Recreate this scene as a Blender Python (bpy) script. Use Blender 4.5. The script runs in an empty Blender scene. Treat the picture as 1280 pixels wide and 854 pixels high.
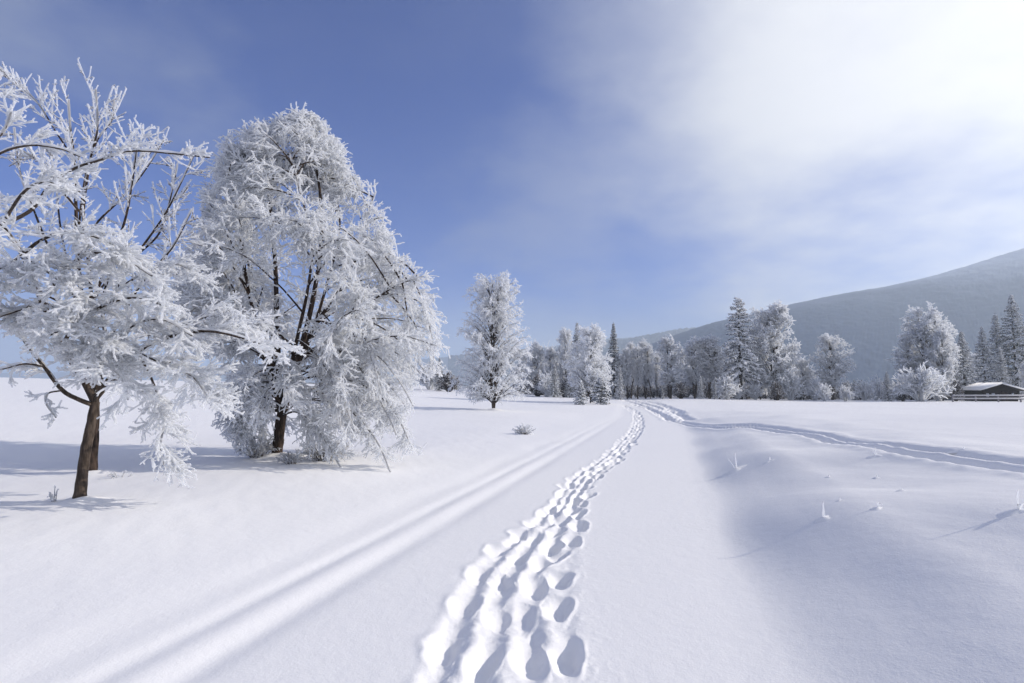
import bpy, math, random
import numpy as np
from mathutils import Vector, Matrix

R_ = math.radians
S = bpy.context.scene
COL = S.collection
PI = math.pi

# ------------------------------------------------------------------ camera
HC = 1.6                      # eye height above the track
F = 711.1                     # focal length in pixels of a 1280 wide frame (20 mm)
PITCH = math.atan((485 - 427) / F)
cam_d = bpy.data.cameras.new('camera')
cam_d.sensor_width = 36.0
cam_d.lens = 36.0 * F / 1280.0
cam_d.clip_start = 0.05
cam_d.clip_end = 20000
cam = bpy.data.objects.new('camera', cam_d)
COL.objects.link(cam)
cam.location = (0, 0, HC)
cam.rotation_euler = (PI / 2 + PITCH, 0, 0)
S.camera = cam
FWD = np.array([0, math.cos(PITCH), math.sin(PITCH)])
UPV = np.array([0, -math.sin(PITCH), math.cos(PITCH)])
RGT = np.array([1.0, 0, 0])
EYE = np.array([0, 0, HC])


def ray(px, py):
    return FWD + RGT * ((px - 640) / F) + UPV * ((427 - py) / F)


def W(px, py, Y):
    """the point of the line of sight at depth Y"""
    d = ray(px, py)
    return EYE + d * (Y / d[1])


# ------------------------------------------------------------------ noise
def _hash(ix, iy, seed):
    h = (ix.astype(np.int64) * 374761393 + iy.astype(np.int64) * 668265263 + seed * 974634577) & 0x7fffffff
    h = ((h ^ (h >> 13)) * 1274126177) & 0x7fffffff
    h = h ^ (h >> 16)
    return (h & 0xffff) / 65535.0 * 2 * PI


def gnoise(x, y, seed=0):
    x0 = np.floor(x); y0 = np.floor(y)
    fx = x - x0; fy = y - y0
    u = fx * fx * fx * (fx * (fx * 6 - 15) + 10)
    v = fy * fy * fy * (fy * (fy * 6 - 15) + 10)

    def g(ax, ay, dx, dy):
        a = _hash(x0 + ax, y0 + ay, seed)
        return np.cos(a) * dx + np.sin(a) * dy
    n00 = g(0, 0, fx, fy); n10 = g(1, 0, fx - 1, fy)
    n01 = g(0, 1, fx, fy - 1); n11 = g(1, 1, fx - 1, fy - 1)
    return (n00 * (1 - u) + n10 * u) * (1 - v) + (n01 * (1 - u) + n11 * u) * v


def sstep(a, b, x):
    t = np.clip((x - a) / (b - a), 0, 1)
    return t * t * (3 - 2 * t)


# ------------------------------------------------------------------ terrain
def road_c(y):
    return np.where(y < 34, 0.28 * y - 1.28, 8.24 + 0.20 * (y - 34))


def hz0(x, y):
    """snow height without footprints"""
    x = np.asarray(x, float); y = np.asarray(y, float)
    s = x - road_c(y)
    n1 = gnoise(x / 9.0 + 3.1, y / 9.0, 1)
    n2 = gnoise(x / 3.1, y / 3.4 + 9.7, 2)
    n3 = gnoise(x / 1.1, y / 1.3, 3)
    wob = 0.35 * n2
    dl = np.maximum(0, -(s + wob) - 2.45)
    zl = 0.06 * sstep(0, 3.4, dl) + 0.045 * 130 * (1 - np.exp(-dl / 130)) * (0.50 + 0.50 * sstep(5, 26, dl)) - 0.02 * sstep(-1, 0, dl)
    dr = np.maximum(0, s + wob * 0.9 - 1.85)
    nearb = 1 - sstep(9, 46, y)
    zr = (0.02 + 0.29 * nearb) * sstep(0, 1.6, dr) + (0.04 + 0.36 * nearb) * sstep(.7, 4.4, dr) + nearb * .055 * (n2 + .6 * n3) * sstep(.3, 1.4, dr) * (1 - sstep(3.2, 6, dr)) + (0.10 + 0.05 * nearb) * sstep(3.0, 9, dr)
    # lumps along the foot of the right bank
    zr = zr + nearb * 0.09 * np.maximum(0, n2 + 0.1) * sstep(0.0, 0.8, dr) * (1 - sstep(2.0, 5.0, dr))
    zr = zr - 0.45 * sstep(24, 95, y) * sstep(0, 25, dr)
    z = zl + zr
    # track bed: shallow trough and two old wheel ruts on its left
    inroad = (1 - sstep(1.6, 2.6, np.abs(s)))
    z = z - 0.05 * inroad
    fade = 1 - sstep(14, 34, y)
    for s0, w, dp in ((-2.45, 0.28, 0.020), (-2.03, 0.11, 0.015), (-1.58, 0.15, 0.017)):
        ww = w * (1 + 0.35 * n2)
        z = z - dp * np.clip(1 + 1.1 * n2 + .8 * n3, .2, 2) * fade * np.exp(-((s - s0 + 0.05 * n2 + 0.03 * n3) / ww) ** 2)
    z = z + 0.008 * fade * np.exp(-((s + 1.80 + 0.05 * n2) / 0.14) ** 2)
    off = sstep(1.9, 4.5, np.abs(s))
    far = 1 + 0.012 * np.minimum(y, 120)
    z = z + (0.07 * n1 * far + 0.035 * n2 + 0.008 * n3) * (0.12 + 0.88 * off)
    # wind ripples of the open snow
    z = z + 0.006 * gnoise(x / 0.28 + y / 0.9, y / 0.55, 5) * off
    # past the clearing the land drops to the valley
    rr = np.sqrt(x * x + y * y)
    z = z - 0.0002 * np.maximum(0, rr - 130) ** 1.5 * (1 - 0.0 * rr)
    z = np.maximum(z, -30 + 0 * z)
    return z


def place(px, py):
    d = ray(px, py)
    d = d / d[1]
    t = np.concatenate([np.linspace(1.5, 60, 3000), np.linspace(60.05, 200, 1500)])
    P = EYE[None] + t[:, None] * d[None]
    g = P[:, 2] - hz0(P[:, 0], P[:, 1])
    k = np.argmax(g < 0)
    if g[k] >= 0:
        k = len(t) - 1
    return np.array([P[k, 0], P[k, 1], float(hz0(P[k, 0], P[k, 1]))])


def at_depth(px, Y):
    d = ray(px, 485); d = d / d[1]
    x = d[0] * Y
    return np.array([x, Y, float(hz0(np.array([x]), np.array([Y]))[0])])


def catmull(pts, n):
    pts = np.asarray(pts, float)
    if len(pts) == 2:
        t = np.linspace(0, 1, n)[:, None]
        return pts[0] * (1 - t) + pts[1] * t
    p = np.vstack([2 * pts[0] - pts[1], pts, 2 * pts[-1] - pts[-2]])
    seg = np.linalg.norm(np.diff(pts, axis=0), axis=1)
    cum = np.concatenate([[0], np.cumsum(seg)])
    u = np.linspace(0, cum[-1], n)
    k = np.clip(np.searchsorted(cum, u, side='right') - 1, 0, len(seg) - 1)
    t = ((u - cum[k]) / seg[k])[:, None]
    p0, p1, p2, p3 = p[k], p[k + 1], p[k + 2], p[k + 3]
    return 0.5 * ((2 * p1) + (-p0 + p2) * t + (2 * p0 - 5 * p1 + 4 * p2 - p3) * t ** 2 + (-p0 + 3 * p1 - 3 * p2 + p3) * t ** 3)


# ------------------------------------------------------------------ materials
def new_mat(name):
    m = bpy.data.materials.new(name)
    m.use_nodes = True
    nt = m.node_tree
    for n in list(nt.nodes):
        nt.nodes.remove(n)
    out = nt.nodes.new('ShaderNodeOutputMaterial')
    return m, nt, out


def N(nt, typ, **kw):
    n = nt.nodes.new(typ)
    for k, v in kw.items():
        if k.startswith('i_'):
            key = k[2:].replace('_', ' ')
            n.inputs[key].default_value = v
        else:
            setattr(n, k, v)
    return n


def math_n(nt, op, a, b=None, c=None, clamp=False):
    n = nt.nodes.new('ShaderNodeMath')
    n.operation = op
    n.use_clamp = clamp
    for i, v in enumerate((a, b, c)):
        if v is None:
            continue
        if hasattr(v, 'links') or hasattr(v, 'is_linked'):
            nt.links.new(v, n.inputs[i])
        else:
            n.inputs[i].default_value = v
    return n.outputs[0]


def smooth(nt, x, a, b, lo=0.0, hi=1.0):
    n = nt.nodes.new('ShaderNodeMapRange')
    n.interpolation_type = 'SMOOTHSTEP'
    nt.links.new(x, n.inputs[0])
    n.inputs[1].default_value = a
    n.inputs[2].default_value = b
    n.inputs[3].default_value = lo
    n.inputs[4].default_value = hi
    return n.outputs[0]


def principled(nt, color, rough=0.7, spec=0.2):
    b = nt.nodes.new('ShaderNodeBsdfPrincipled')
    if hasattr(color, 'is_linked'):
        nt.links.new(color, b.inputs['Base Color'])
    else:
        b.inputs['Base Color'].default_value = (*color, 1)
    b.inputs['Roughness'].default_value = rough
    b.inputs['Specular IOR Level'].default_value = spec
    return b


def ramp_mix(nt, fac, c1, c2):
    n = nt.nodes.new('ShaderNodeMix')
    n.data_type = 'RGBA'
    nt.links.new(fac, n.inputs[0])
    n.inputs[6].default_value = (*c1, 1)
    n.inputs[7].default_value = (*c2, 1)
    return n.outputs[2]


def noise(nt, vec, scale, detail=3.0, rough=0.5):
    n = nt.nodes.new('ShaderNodeTexNoise')
    n.inputs['Scale'].default_value = scale
    n.inputs['Detail'].default_value = detail
    n.inputs['Roughness'].default_value = rough
    if vec is not None:
        nt.links.new(vec, n.inputs['Vector'])
    return n.outputs['Fac']


SNOW = (0.86, 0.87, 0.89)


def mat_snow():
    m, nt, out = new_mat('snow')
    g = nt.nodes.new('ShaderNodeNewGeometry')
    pos = g.outputs['Position']
    big = noise(nt, pos, 0.7, 4, 0.55)
    col = ramp_mix(nt, big, (0.85, 0.85, 0.855), (0.885, 0.885, 0.885))
    b = principled(nt, col, 0.7, 0.08)
    n1 = noise(nt, pos, 60, 3, 0.7)
    n2 = noise(nt, pos, 8.0, 4, 0.6)
    h = math_n(nt, 'ADD', math_n(nt, 'MULTIPLY', n1, 0.004), math_n(nt, 'MULTIPLY', n2, 0.010))
    bp = nt.nodes.new('ShaderNodeBump')
    bp.inputs['Strength'].default_value = 0.55
    bp.inputs['Distance'].default_value = 1.0
    nt.links.new(h, bp.inputs['Height'])
    nt.links.new(bp.outputs[0], b.inputs['Normal'])
    b.inputs['Subsurface Weight'].default_value = 0.0
    nt.links.new(b.outputs[0], out.inputs[0])
    return m


def mat_rime(name, bare, bark=(0.055, 0.04, 0.032), scale=22.0, trans=0.6):
    """frost with the dark twig left bare underneath"""
    m, nt, out = new_mat(name)
    g = nt.nodes.new('ShaderNodeNewGeometry')
    sep = nt.nodes.new('ShaderNodeSeparateXYZ')
    nt.links.new(g.outputs['Normal'], sep.inputs[0])
    nz = noise(nt, g.outputs['Position'], scale, 3, 0.6)
    lev = math_n(nt, 'ADD', sep.outputs[2], math_n(nt, 'MULTIPLY', math_n(nt, 'SUBTRACT', nz, 0.5), 1.1))
    fac = smooth(nt, lev, bare - 0.12, bare + 0.12)
    dif = nt.nodes.new('ShaderNodeBsdfDiffuse')
    dif.inputs[0].default_value = (0.935, 0.948, 0.970, 1)
    tr = nt.nodes.new('ShaderNodeBsdfTranslucent')
    tr.inputs[0].default_value = (0.95, 0.965, 0.985, 1)
    bn = noise(nt, g.outputs['Position'], scale * 4, 2, 0.6)
    bp = nt.nodes.new('ShaderNodeBump')
    bp.inputs['Strength'].default_value = 0.5
    bp.inputs['Distance'].default_value = 0.01
    nt.links.new(bn, bp.inputs['Height'])
    nt.links.new(bp.outputs[0], dif.inputs['Normal'])
    mx = nt.nodes.new('ShaderNodeMixShader')
    mx.inputs[0].default_value = trans
    nt.links.new(dif.outputs[0], mx.inputs[1])
    nt.links.new(tr.outputs[0], mx.inputs[2])
    bk = nt.nodes.new('ShaderNodeBsdfDiffuse')
    bk.inputs[0].default_value = (*bark, 1)
    if trans > .3:                     # loose frost lets part of the light straight through
        tp = nt.nodes.new('ShaderNodeBsdfTransparent')
        mp_ = nt.nodes.new('ShaderNodeMixShader')
        mp_.inputs[0].default_value = 0.38 if scale > 10 else 0.22
        nt.links.new(mx.outputs[0], mp_.inputs[1])
        nt.links.new(tp.outputs[0], mp_.inputs[2])
        mx = mp_
    mx2 = nt.nodes.new('ShaderNodeMixShader')
    nt.links.new(fac, mx2.inputs[0])
    nt.links.new(bk.outputs[0], mx2.inputs[1])
    nt.links.new(mx.outputs[0], mx2.inputs[2])
    nt.links.new(mx2.outputs[0], out.inputs[0])
    return m


def mat_bark(name, c1, c2, snow_level=0.55, scale=9.0, side=0.35):
    m, nt, out = new_mat(name)
    g = nt.nodes.new('ShaderNodeNewGeometry')
    sep = nt.nodes.new('ShaderNodeSeparateXYZ')
    nt.links.new(g.outputs['Normal'], sep.inputs[0])
    mp = nt.nodes.new('ShaderNodeMapping')
    mp.inputs['Scale'].default_value = (1, 1, 0.25)
    nt.links.new(g.outputs['Position'], mp.inputs[0])
    n1 = noise(nt, mp.outputs[0], scale * 3, 5, 0.65)
    col = ramp_mix(nt, smooth(nt, n1, 0.35, 0.68), c1, c2)
    nz = noise(nt, g.outputs['Position'], scale * 1.6, 5, 0.7)
    lev = math_n(nt, 'ADD', sep.outputs[2], math_n(nt, 'MULTIPLY', math_n(nt, 'SUBTRACT', nz, 0.5), 1.7))
    lev = math_n(nt, 'ADD', lev, math_n(nt, 'MULTIPLY', sep.outputs[0], -side))
    fac = smooth(nt, lev, snow_level - 0.06, snow_level + 0.10)
    mixc = nt.nodes.new('ShaderNodeMix')
    mixc.data_type = 'RGBA'
    nt.links.new(fac, mixc.inputs[0])
    nt.links.new(col, mixc.inputs[6])
    mixc.inputs[7].default_value = (0.87, 0.88, 0.90, 1)
    b = principled(nt, mixc.outputs[2], 0.85, 0.15)
    bp = nt.nodes.new('ShaderNodeBump')
    bp.inputs['Strength'].default_value = 0.8
    bp.inputs['Distance'].default_value = 0.02
    nt.links.new(n1, bp.inputs['Height'])
    nt.links.new(bp.outputs[0], b.inputs['Normal'])
    nt.links.new(b.outputs[0], out.inputs[0])
    return m


def mat_plain(name, c, rough=0.8, var=0.25, scale=6.0):
    m, nt, out = new_mat(name)
    tc = nt.nodes.new('ShaderNodeTexCoord')
    n1 = noise(nt, tc.outputs['Object'], scale, 4, 0.6)
    col = ramp_mix(nt, n1, tuple(v * (1 - var) for v in c), tuple(min(1, v * (1 + var)) for v in c))
    b = principled(nt, col, rough, 0.2)
    nt.links.new(b.outputs[0], out.inputs[0])
    return m


def mat_hill(name, dark, frost, lo, hi):
    m, nt, out = new_mat(name)
    g = nt.nodes.new('ShaderNodeNewGeometry')
    sep = nt.nodes.new('ShaderNodeSeparateXYZ')
    nt.links.new(g.outputs['Position'], sep.inputs[0])
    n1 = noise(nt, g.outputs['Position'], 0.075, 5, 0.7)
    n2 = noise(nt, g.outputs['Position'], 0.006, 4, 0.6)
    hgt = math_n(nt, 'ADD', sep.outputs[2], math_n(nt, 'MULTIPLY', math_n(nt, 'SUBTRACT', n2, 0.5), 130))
    f1 = smooth(nt, hgt, lo, hi, 0.0, 0.75)  # upper slope blends with height into the second colour, simply a paler tone
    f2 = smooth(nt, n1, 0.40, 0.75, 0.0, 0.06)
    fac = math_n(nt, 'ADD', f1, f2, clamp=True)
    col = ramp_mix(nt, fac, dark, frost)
    b = principled(nt, col, 0.9, 0.05)
    nt.links.new(b.outputs[0], out.inputs[0])
    return m


M_SNOW = mat_snow()
M_RIME = mat_rime('rime_near', -1.05, scale=26)
M_RIME_UP = mat_rime('rime_bare_twigs', -0.78, bark=(0.07, 0.045, 0.035), scale=30)
M_RIME_FAR = mat_rime('rime_far', -1.15, bark=(0.06, 0.048, 0.042), scale=6, trans=.7)
M_RIME_THIN = mat_rime('rime_thin', -1.05, bark=(0.075, 0.058, 0.05), scale=5, trans=.7)
M_BARK = mat_bark('bark', (0.034, 0.026, 0.021), (0.105, 0.080, 0.063), 0.62, 9)
M_BARK_D = mat_bark('bark_dark', (0.022, 0.016, 0.013), (0.075, 0.052, 0.04), 0.62, 9)
M_BARK_FAR = mat_bark('bark_far', (0.03, 0.024, 0.02), (0.085, 0.065, 0.052), 0.80, 2)
M_NEEDLE = mat_rime('snowy_needles', -0.22, bark=(0.022, 0.034, 0.036), scale=3.0, trans=0.10)
M_NEEDLE_D = mat_rime('dark_needles', 0.06, bark=(0.018, 0.028, 0.030), scale=3.0, trans=0.10)

# ------------------------------------------------------------------ mesh building
def tubes(P, Rr, sides=5, jit=0.0, rng=None, flat=1.0):
    """closed-tip tubes along n polylines at once -> verts, quads"""
    n, k, _ = P.shape
    T = np.gradient(P, axis=1)
    T /= np.linalg.norm(T, axis=2, keepdims=True) + 1e-9
    tip = P[:, -1:] + T[:, -1:] * (Rr[:, -1:, None] * 0.7)
    P = np.concatenate([P, tip], 1)
    T = np.concatenate([T, T[:, -1:]], 1)
    Rr = np.concatenate([Rr, Rr[:, -1:] * 0.12], 1)
    k += 1
    avg = P[:, -1] - P[:, 0]
    avg /= np.linalg.norm(avg, axis=1, keepdims=True) + 1e-9
    ref = np.cross(avg, np.array([0, 0, 1.0]))
    l = np.linalg.norm(ref, axis=1, keepdims=True)
    ref = np.where(l > 1e-3, ref / (l + 1e-9), np.array([1.0, 0, 0]))
    V = np.cross(ref[:, None], T)
    V /= np.linalg.norm(V, axis=2, keepdims=True) + 1e-9
    U = np.cross(T, V)
    a = np.arange(sides) * 2 * PI / sides
    ca, sa = np.cos(a), np.sin(a) * flat
    rad = Rr[:, :, None] * np.ones(sides)
    if jit and rng is not None:
        rad = rad * (1 + jit * (rng.random((n, k, sides)) - 0.5) * 2)
    Vt = P[:, :, None] + rad[..., None] * (ca[None, None, :, None] * U[:, :, None] + sa[None, None, :, None] * V[:, :, None])
    base = (np.arange(n) * k * sides)[:, None, None]
    i = (np.arange(k - 1) * sides)[None, :, None]
    j = np.arange(sides)[None, None, :]
    j2 = (j + 1) % sides
    q = np.stack([base + i + j, base + i + j2, base + i + sides + j2, base + i + sides + j], -1)
    return Vt.reshape(-1, 3), q.reshape(-1, 4)


def quad_mesh(name, v, q, mats, smooth_sh=True, mi=None):
    me = bpy.data.meshes.new(name)
    nv, nf = len(v), len(q)
    me.vertices.add(nv)
    me.vertices.foreach_set('co', np.ascontiguousarray(v, dtype=np.float32).ravel())
    me.loops.add(nf * 4)
    me.loops.foreach_set('vertex_index', np.ascontiguousarray(q, dtype=np.int32).ravel())
    me.polygons.add(nf)
    me.polygons.foreach_set('loop_start', np.arange(nf, dtype=np.int32) * 4)
    me.polygons.foreach_set('loop_total', np.full(nf, 4, dtype=np.int32))
    if smooth_sh:
        me.polygons.foreach_set('use_smooth', np.ones(nf, dtype=bool))
    if mi is not None:
        me.polygons.foreach_set('material_index', np.asarray(mi, dtype=np.int32))
    for m in mats:
        me.materials.append(m)
    me.update(calc_edges=True)
    return me


def join(sets):
    vs, qs, o = [], [], 0
    for v, q in sets:
        vs.append(v); qs.append(q + o); o += len(v)
    return np.concatenate(vs), np.concatenate(qs)


def link(name, me, parent=None, loc=None):
    o = bpy.data.objects.new(name, me)
    COL.objects.link(o)
    if parent is not None:
        o.parent = parent
    if loc is not None:
        o.location = loc
    return o


def tag(o, label=None, cat=None, group=None, kind=None):
    if label: o['label'] = label
    if cat: o['category'] = cat
    if group: o['group'] = group
    if kind: o['kind'] = kind
    return o


def empty(name, loc, rz=0.0):
    o = bpy.data.objects.new(name, None)
    COL.objects.link(o)
    o.location = loc
    o.rotation_euler = (0, 0, rz)
    o.empty_display_size = 0.3
    return o


def boxes_mesh(name, boxes, mats, mi=None, bevel=0.0):
    """boxes: (cx,cy,cz,sx,sy,sz[,rz]) -> one mesh"""
    V, Q = [], []
    for b in boxes:
        cx, cy, cz, sx, sy, sz = b[:6]
        rz = b[6] if len(b) > 6 else 0
        c, s = math.cos(rz), math.sin(rz)
        o = len(V)
        for dz in (-.5, .5):
            for dx, dy in ((-.5, -.5), (.5, -.5), (.5, .5), (-.5, .5)):
                x, y = dx * sx, dy * sy
                V.append((cx + c * x - s * y, cy + s * x + c * y, cz + dz * sz))
        Q += [(o + 3, o + 2, o + 1, o), (o + 4, o + 5, o + 6, o + 7)]
        for k in range(4):
            k2 = (k + 1) % 4
            Q.append((o + k, o + k2, o + 4 + k2, o + 4 + k))
    return quad_mesh(name, np.array(V), np.array(Q), mats, False)


# ------------------------------------------------------------------ growth
def sample_on(P, idx, t):
    n, k, _ = P.shape
    u = t * (k - 1)
    i = np.clip(np.floor(u).astype(int), 0, k - 2)
    f = (u - i)[:, None]
    a = P[idx, i]; b = P[idx, i + 1]
    T = b - a
    T /= np.linalg.norm(T, axis=1, keepdims=True) + 1e-9
    return a * (1 - f) + b * f, T


def unit(v):
    return v / (np.linalg.norm(v, axis=-1, keepdims=True) + 1e-9)


def spawn(rng, P, n_per, t0, t1, ang, L, Nn, up=0.0, wig=0.15, taper=0.5, bias=None, flat=0.0, tip_extra=False):
    """children on every polyline of P. ang=(lo,hi) degrees, L=(lo,hi) metres"""
    n = len(P)
    idx = np.repeat(np.arange(n), n_per)
    m = len(idx)
    base = np.tile((np.arange(n_per) + 0.5) / n_per, n)
    t = t0 + (t1 - t0) * np.clip(base + (rng.random(m) - 0.5) * 1.2 / n_per, 0, 1)
    O, T = sample_on(P, idx, t)
    A = rng.random(m) * 2 * PI
    ref = np.cross(T, np.array([0, 0, 1.0])) + 1e-4
    U = unit(ref); V = np.cross(U, T)
    if flat:
        A = np.where(rng.random(m) < flat, np.where(rng.random(m) < .5, 0, PI) + rng.normal(0, .35, m), A)
    perp = U * np.cos(A)[:, None] + V * np.sin(A)[:, None]
    th = np.radians(ang[0] + (ang[1] - ang[0]) * rng.random(m))[:, None]
    d = np.cos(th) * T + np.sin(th) * perp
    if bias is not None:
        d = d + np.asarray(bias)
    d = unit(d)
    ln = (L[0] + (L[1] - L[0]) * rng.random(m)) * (1 - taper * t)
    st = ln / (Nn - 1)
    pts = [O]
    for k in range(Nn - 1):
        d = d + np.array([0, 0, up]) * (1.0 / (Nn - 1)) + rng.normal(0, wig, (m, 3)) / math.sqrt(Nn - 1)
        d = unit(d)
        pts.append(pts[-1] + d * st[:, None])
    return np.stack(pts, 1)


def taper_r(P, r0, r1, rng=None, lump=0.0, rel=None):
    n, k, _ = P.shape
    t = np.linspace(0, 1, k)[None]
    r = r0 + (r1 - r0) * t
    r = np.repeat(r, n, 0)
    if rel is not None:
        r = r * rel[:, None]
    if lump and rng is not None:
        r = r * (1 + lump * (rng.random((n, k)) - 0.5) * 2)
    return r


def bez(P0, P1, P2, k):
    t = np.linspace(0, 1, k)[None, :, None]
    return P0[:, None] * (1 - t) ** 2 + 2 * P1[:, None] * t * (1 - t) + P2[:, None] * t ** 2


def prune(P, rng=None, zmin=None, env=None):
    keep = np.ones(len(P), bool)
    if zmin is not None:
        keep &= P[:, :, 2].min(1) > zmin
    if env is not None:
        keep &= env(P[:, -1])
    return P[keep]


# ------------------------------------------------------------------ ground
def build_ground():
    rng = np.random.default_rng(5)
    a_in = np.linspace(-48, 48, 1180)
    a_out = np.linspace(48, 312, 90)[1:-1]
    ang = np.radians(np.concatenate([a_in, a_out]))      # from +Y towards +X
    inv = np.linspace(1 / 2.4, 1 / 70.0, 860)
    r = np.concatenate([np.geomspace(0.25, 2.4, 60)[:-1], 1 / inv, np.geomspace(70, 4200, 130)[1:]])
    na, nr = len(ang), len(r)
    X = (r[:, None] * np.sin(ang)[None]).ravel()
    Y = (r[:, None] * np.cos(ang)[None]).ravel()
    Z = hz0(X, Y)

    # --- footprints up the track
    T = catmull([(-0.12, 1.2), (0.0, 3.1), (0.17, 5.3), (0.62, 7.3), (1.42, 10.8), (2.75, 14.8), (5.5, 25), (8.6, 40), (10.6, 55)], 400)
    seg = np.linalg.norm(np.diff(T, axis=0), axis=1)
    cum = np.concatenate([[0], np.cumsum(seg)])
    tot = cum[-1]
    near = np.where((np.abs(X - (0.25 * Y - 0.8)) < 3.2) & (Y > 1.0) & (Y < 56))[0]
    nx, ny = X[near], Y[near]
    dz = np.zeros(len(near))
    # nearest arc position on the centre line (T is close to straight along y)
    u = np.interp(ny, T[:, 1], cum)
    cx = np.interp(ny, T[:, 1], T[:, 0])
    slope = np.interp(ny, T[:, 1], np.gradient(T[:, 0], T[:, 1]))
    lat = (nx - cx) / np.sqrt(1 + slope ** 2)
    u = u + (nx - cx) * slope / np.sqrt(1 + slope ** 2)
    jn = 0.04 * gnoise(nx / 0.25, ny / 0.25, 11) + 0.02 * gnoise(nx / 0.09, ny / 0.09, 12)
    spread = 1.0 - 0.50 * sstep(4.6, 8.8, ny)
    depth_f = 1.0
    jn2 = gnoise(nx / 0.16, ny / 0.16, 13)
    # (offset, stride, furrow width, furrow depth, print depth, print size)
    lanes = [(-0.45, 0.68, 0.080, 0.046, 0.050, 0.85), (-0.20, 0.72, 0.085, 0.052, 0.055, 0.9), (0.06, 0.66, 0.08, 0.040, 0.070, 0.95), (0.31, 0.66, 0.06, 0.012, 0.080, 0.95)]
    pits = []
    for li, (l0, step, w, drag, pd, big) in enumerate(lanes):
        wob = 0.06 * gnoise(u / 1.0 + li * 7.7, u * 0, 20 + li) + 0.03 * gnoise(u / .45 + li * 3.7, u * 0, 25 + li)
        d = lat - (l0 * spread + wob * spread) + jn * .8
        dr = drag * (1 - .55 * sstep(8, 13, ny)) * np.clip(0.85 + 1.3 * gnoise(u / 0.6 + 3 * li, u * 0, 30 + li), 0.25, 1.5)
        ww = w * spread * (1 + .7 * gnoise(u / .5 + 5 * li, u * 0, 35 + li))
        dz -= dr * np.exp(-(np.abs(d) / (ww * np.where(d < 0, 1.45, .95))) ** 2.0)
        dz += 0.16 * drag * np.exp(-((np.abs(d) - 0.135 * spread) / 0.05) ** 2)
        p = (rng.random() if li % 2 == 0 else 0.5 + rng.normal(0, .08)) * step
        while p < tot - 1:
            sp = 1.0 - 0.50 * float(sstep(4.6, 8.8, np.array(p + 1.2)))
            pits.append((p, l0 * sp + rng.normal(0, 0.04), big * rng.uniform(0.17, 0.25), big * (.55 + .45 * sp) * rng.uniform(0.064, 0.080), pd * rng.uniform(0.75, 1.2), rng.normal(0, 0.16), li))
            p += step * rng.uniform(0.84, 1.16)
    pitz = np.zeros(len(near)); rimz = np.zeros(len(near))
    for (p, l, a, b, k, rot, li) in pits:
        sel = np.where((np.abs(u - p) < 0.8) & (np.abs(lat - l) < 0.5))[0]
        if len(sel) == 0:
            continue
        du = u[sel] - p; dl = lat[sel] - l
        c, s = math.cos(rot), math.sin(rot)
        bb = b * np.where(dl < 0, 1.7, .95) * (1 + .22 * np.clip((c * du + s * dl) / a, -1, 1))
        e = ((np.abs((c * du + s * dl) / a)) ** 2.4 + (np.abs((-s * du + c * dl) / bb)) ** 2.4) ** (1 / 2.4) + 0.30 * jn2[sel] + 1.0 * jn[sel]
        pit = 1 - sstep(0.25, 1.6, e)
        dep = .86 * k * pit * (1 + .25 * np.clip(du / a, -1, 1))
        pitz[sel] = np.maximum(pitz[sel], dep)
        rimz[sel] = np.maximum(rimz[sel], 0.006 * np.exp(-((e - 1.6) / 0.30) ** 2) * (1 + jn2[sel]))
    dz = np.minimum(dz, dz * .75 - pitz) + rimz * (pitz < .01)
    clod = np.maximum(0, gnoise(nx / 0.075, ny / 0.075, 41) - .12) + .5 * np.maximum(0, gnoise(nx / 0.035, ny / 0.035, 42) - .15)
    dz += 0.008 * clod * (1 - sstep(.42, .78, np.abs(lat) / (spread * .95))) * (.4 + .6 * (pitz < .03))
    Z[near] += dz

    # --- snow banked against the trunks
    for q_, hh, rr_ in (((98, 627), .07, .22), ((114, 592), .06, .22), ((348, 572), .10, .45), ((617, 513), .12, .5)):
        c_ = place(*q_)
        d2 = ((X - c_[0] - .05) / rr_) ** 2 + ((Y - c_[1]) / rr_) ** 2
        Z += hh * np.exp(-d2) * (1 + .5 * gnoise(X / .2, Y / .2, 61))

    # --- the crossing ski and sledge tracks
    def groove(pix, offs, w, dp, rough=0.3):
        pts = np.array([place(*q)[:2] for q in pix])
        c = catmull(pts, 160)
        lo, hi = c.min(0) - 2, c.max(0) + 2
        sel = np.where((X > lo[0]) & (X < hi[0]) & (Y > lo[1]) & (Y < hi[1]))[0]
        best = np.full(len(sel), 1e9); sgn = np.zeros(len(sel))
        px_, py_ = X[sel], Y[sel]
        for k in range(len(c) - 1):
            a, b = c[k], c[k + 1]
            ab = b - a; L2 = (ab ** 2).sum() + 1e-12
            t = np.clip(((px_ - a[0]) * ab[0] + (py_ - a[1]) * ab[1]) / L2, 0, 1)
            ex = px_ - a[0] - t * ab[0]; ey = py_ - a[1] - t * ab[1]
            d = np.hypot(ex, ey)
            up = d < best
            best = np.where(up, d, best)
            sgn = np.where(up, np.sign(ab[0] * ey - ab[1] * ex), sgn)
        sd = best * sgn + 0.07 * gnoise(px_ / 0.7, py_ / 0.7, 51) * rough / 0.3
        for o_, ww, dd in zip(offs, w, dp):
            Z[sel] -= dd * np.exp(-((sd - o_) / ww) ** 4)
        wmax = max(abs(o_) + ww for o_, ww in zip(offs, w))
        Z[sel] += 0.018 * np.exp(-((np.abs(sd) - wmax - 0.12) / 0.13) ** 2)
        Z[sel] += 0.05 * rough / 0.3 * np.exp(-(sd / (wmax + .2)) ** 4) * gnoise(px_ / 0.22, py_ / 0.22, 52)
    groove([(792, 506), (812, 512), (832, 522), (862, 531), (900, 533), (945, 534), (1000, 541), (1100, 556), (1200, 572), (1280, 584), (1360, 597)],
           (-0.15, 0.15), (0.10, 0.07), (0.09, 0.06), 0.14)
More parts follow.
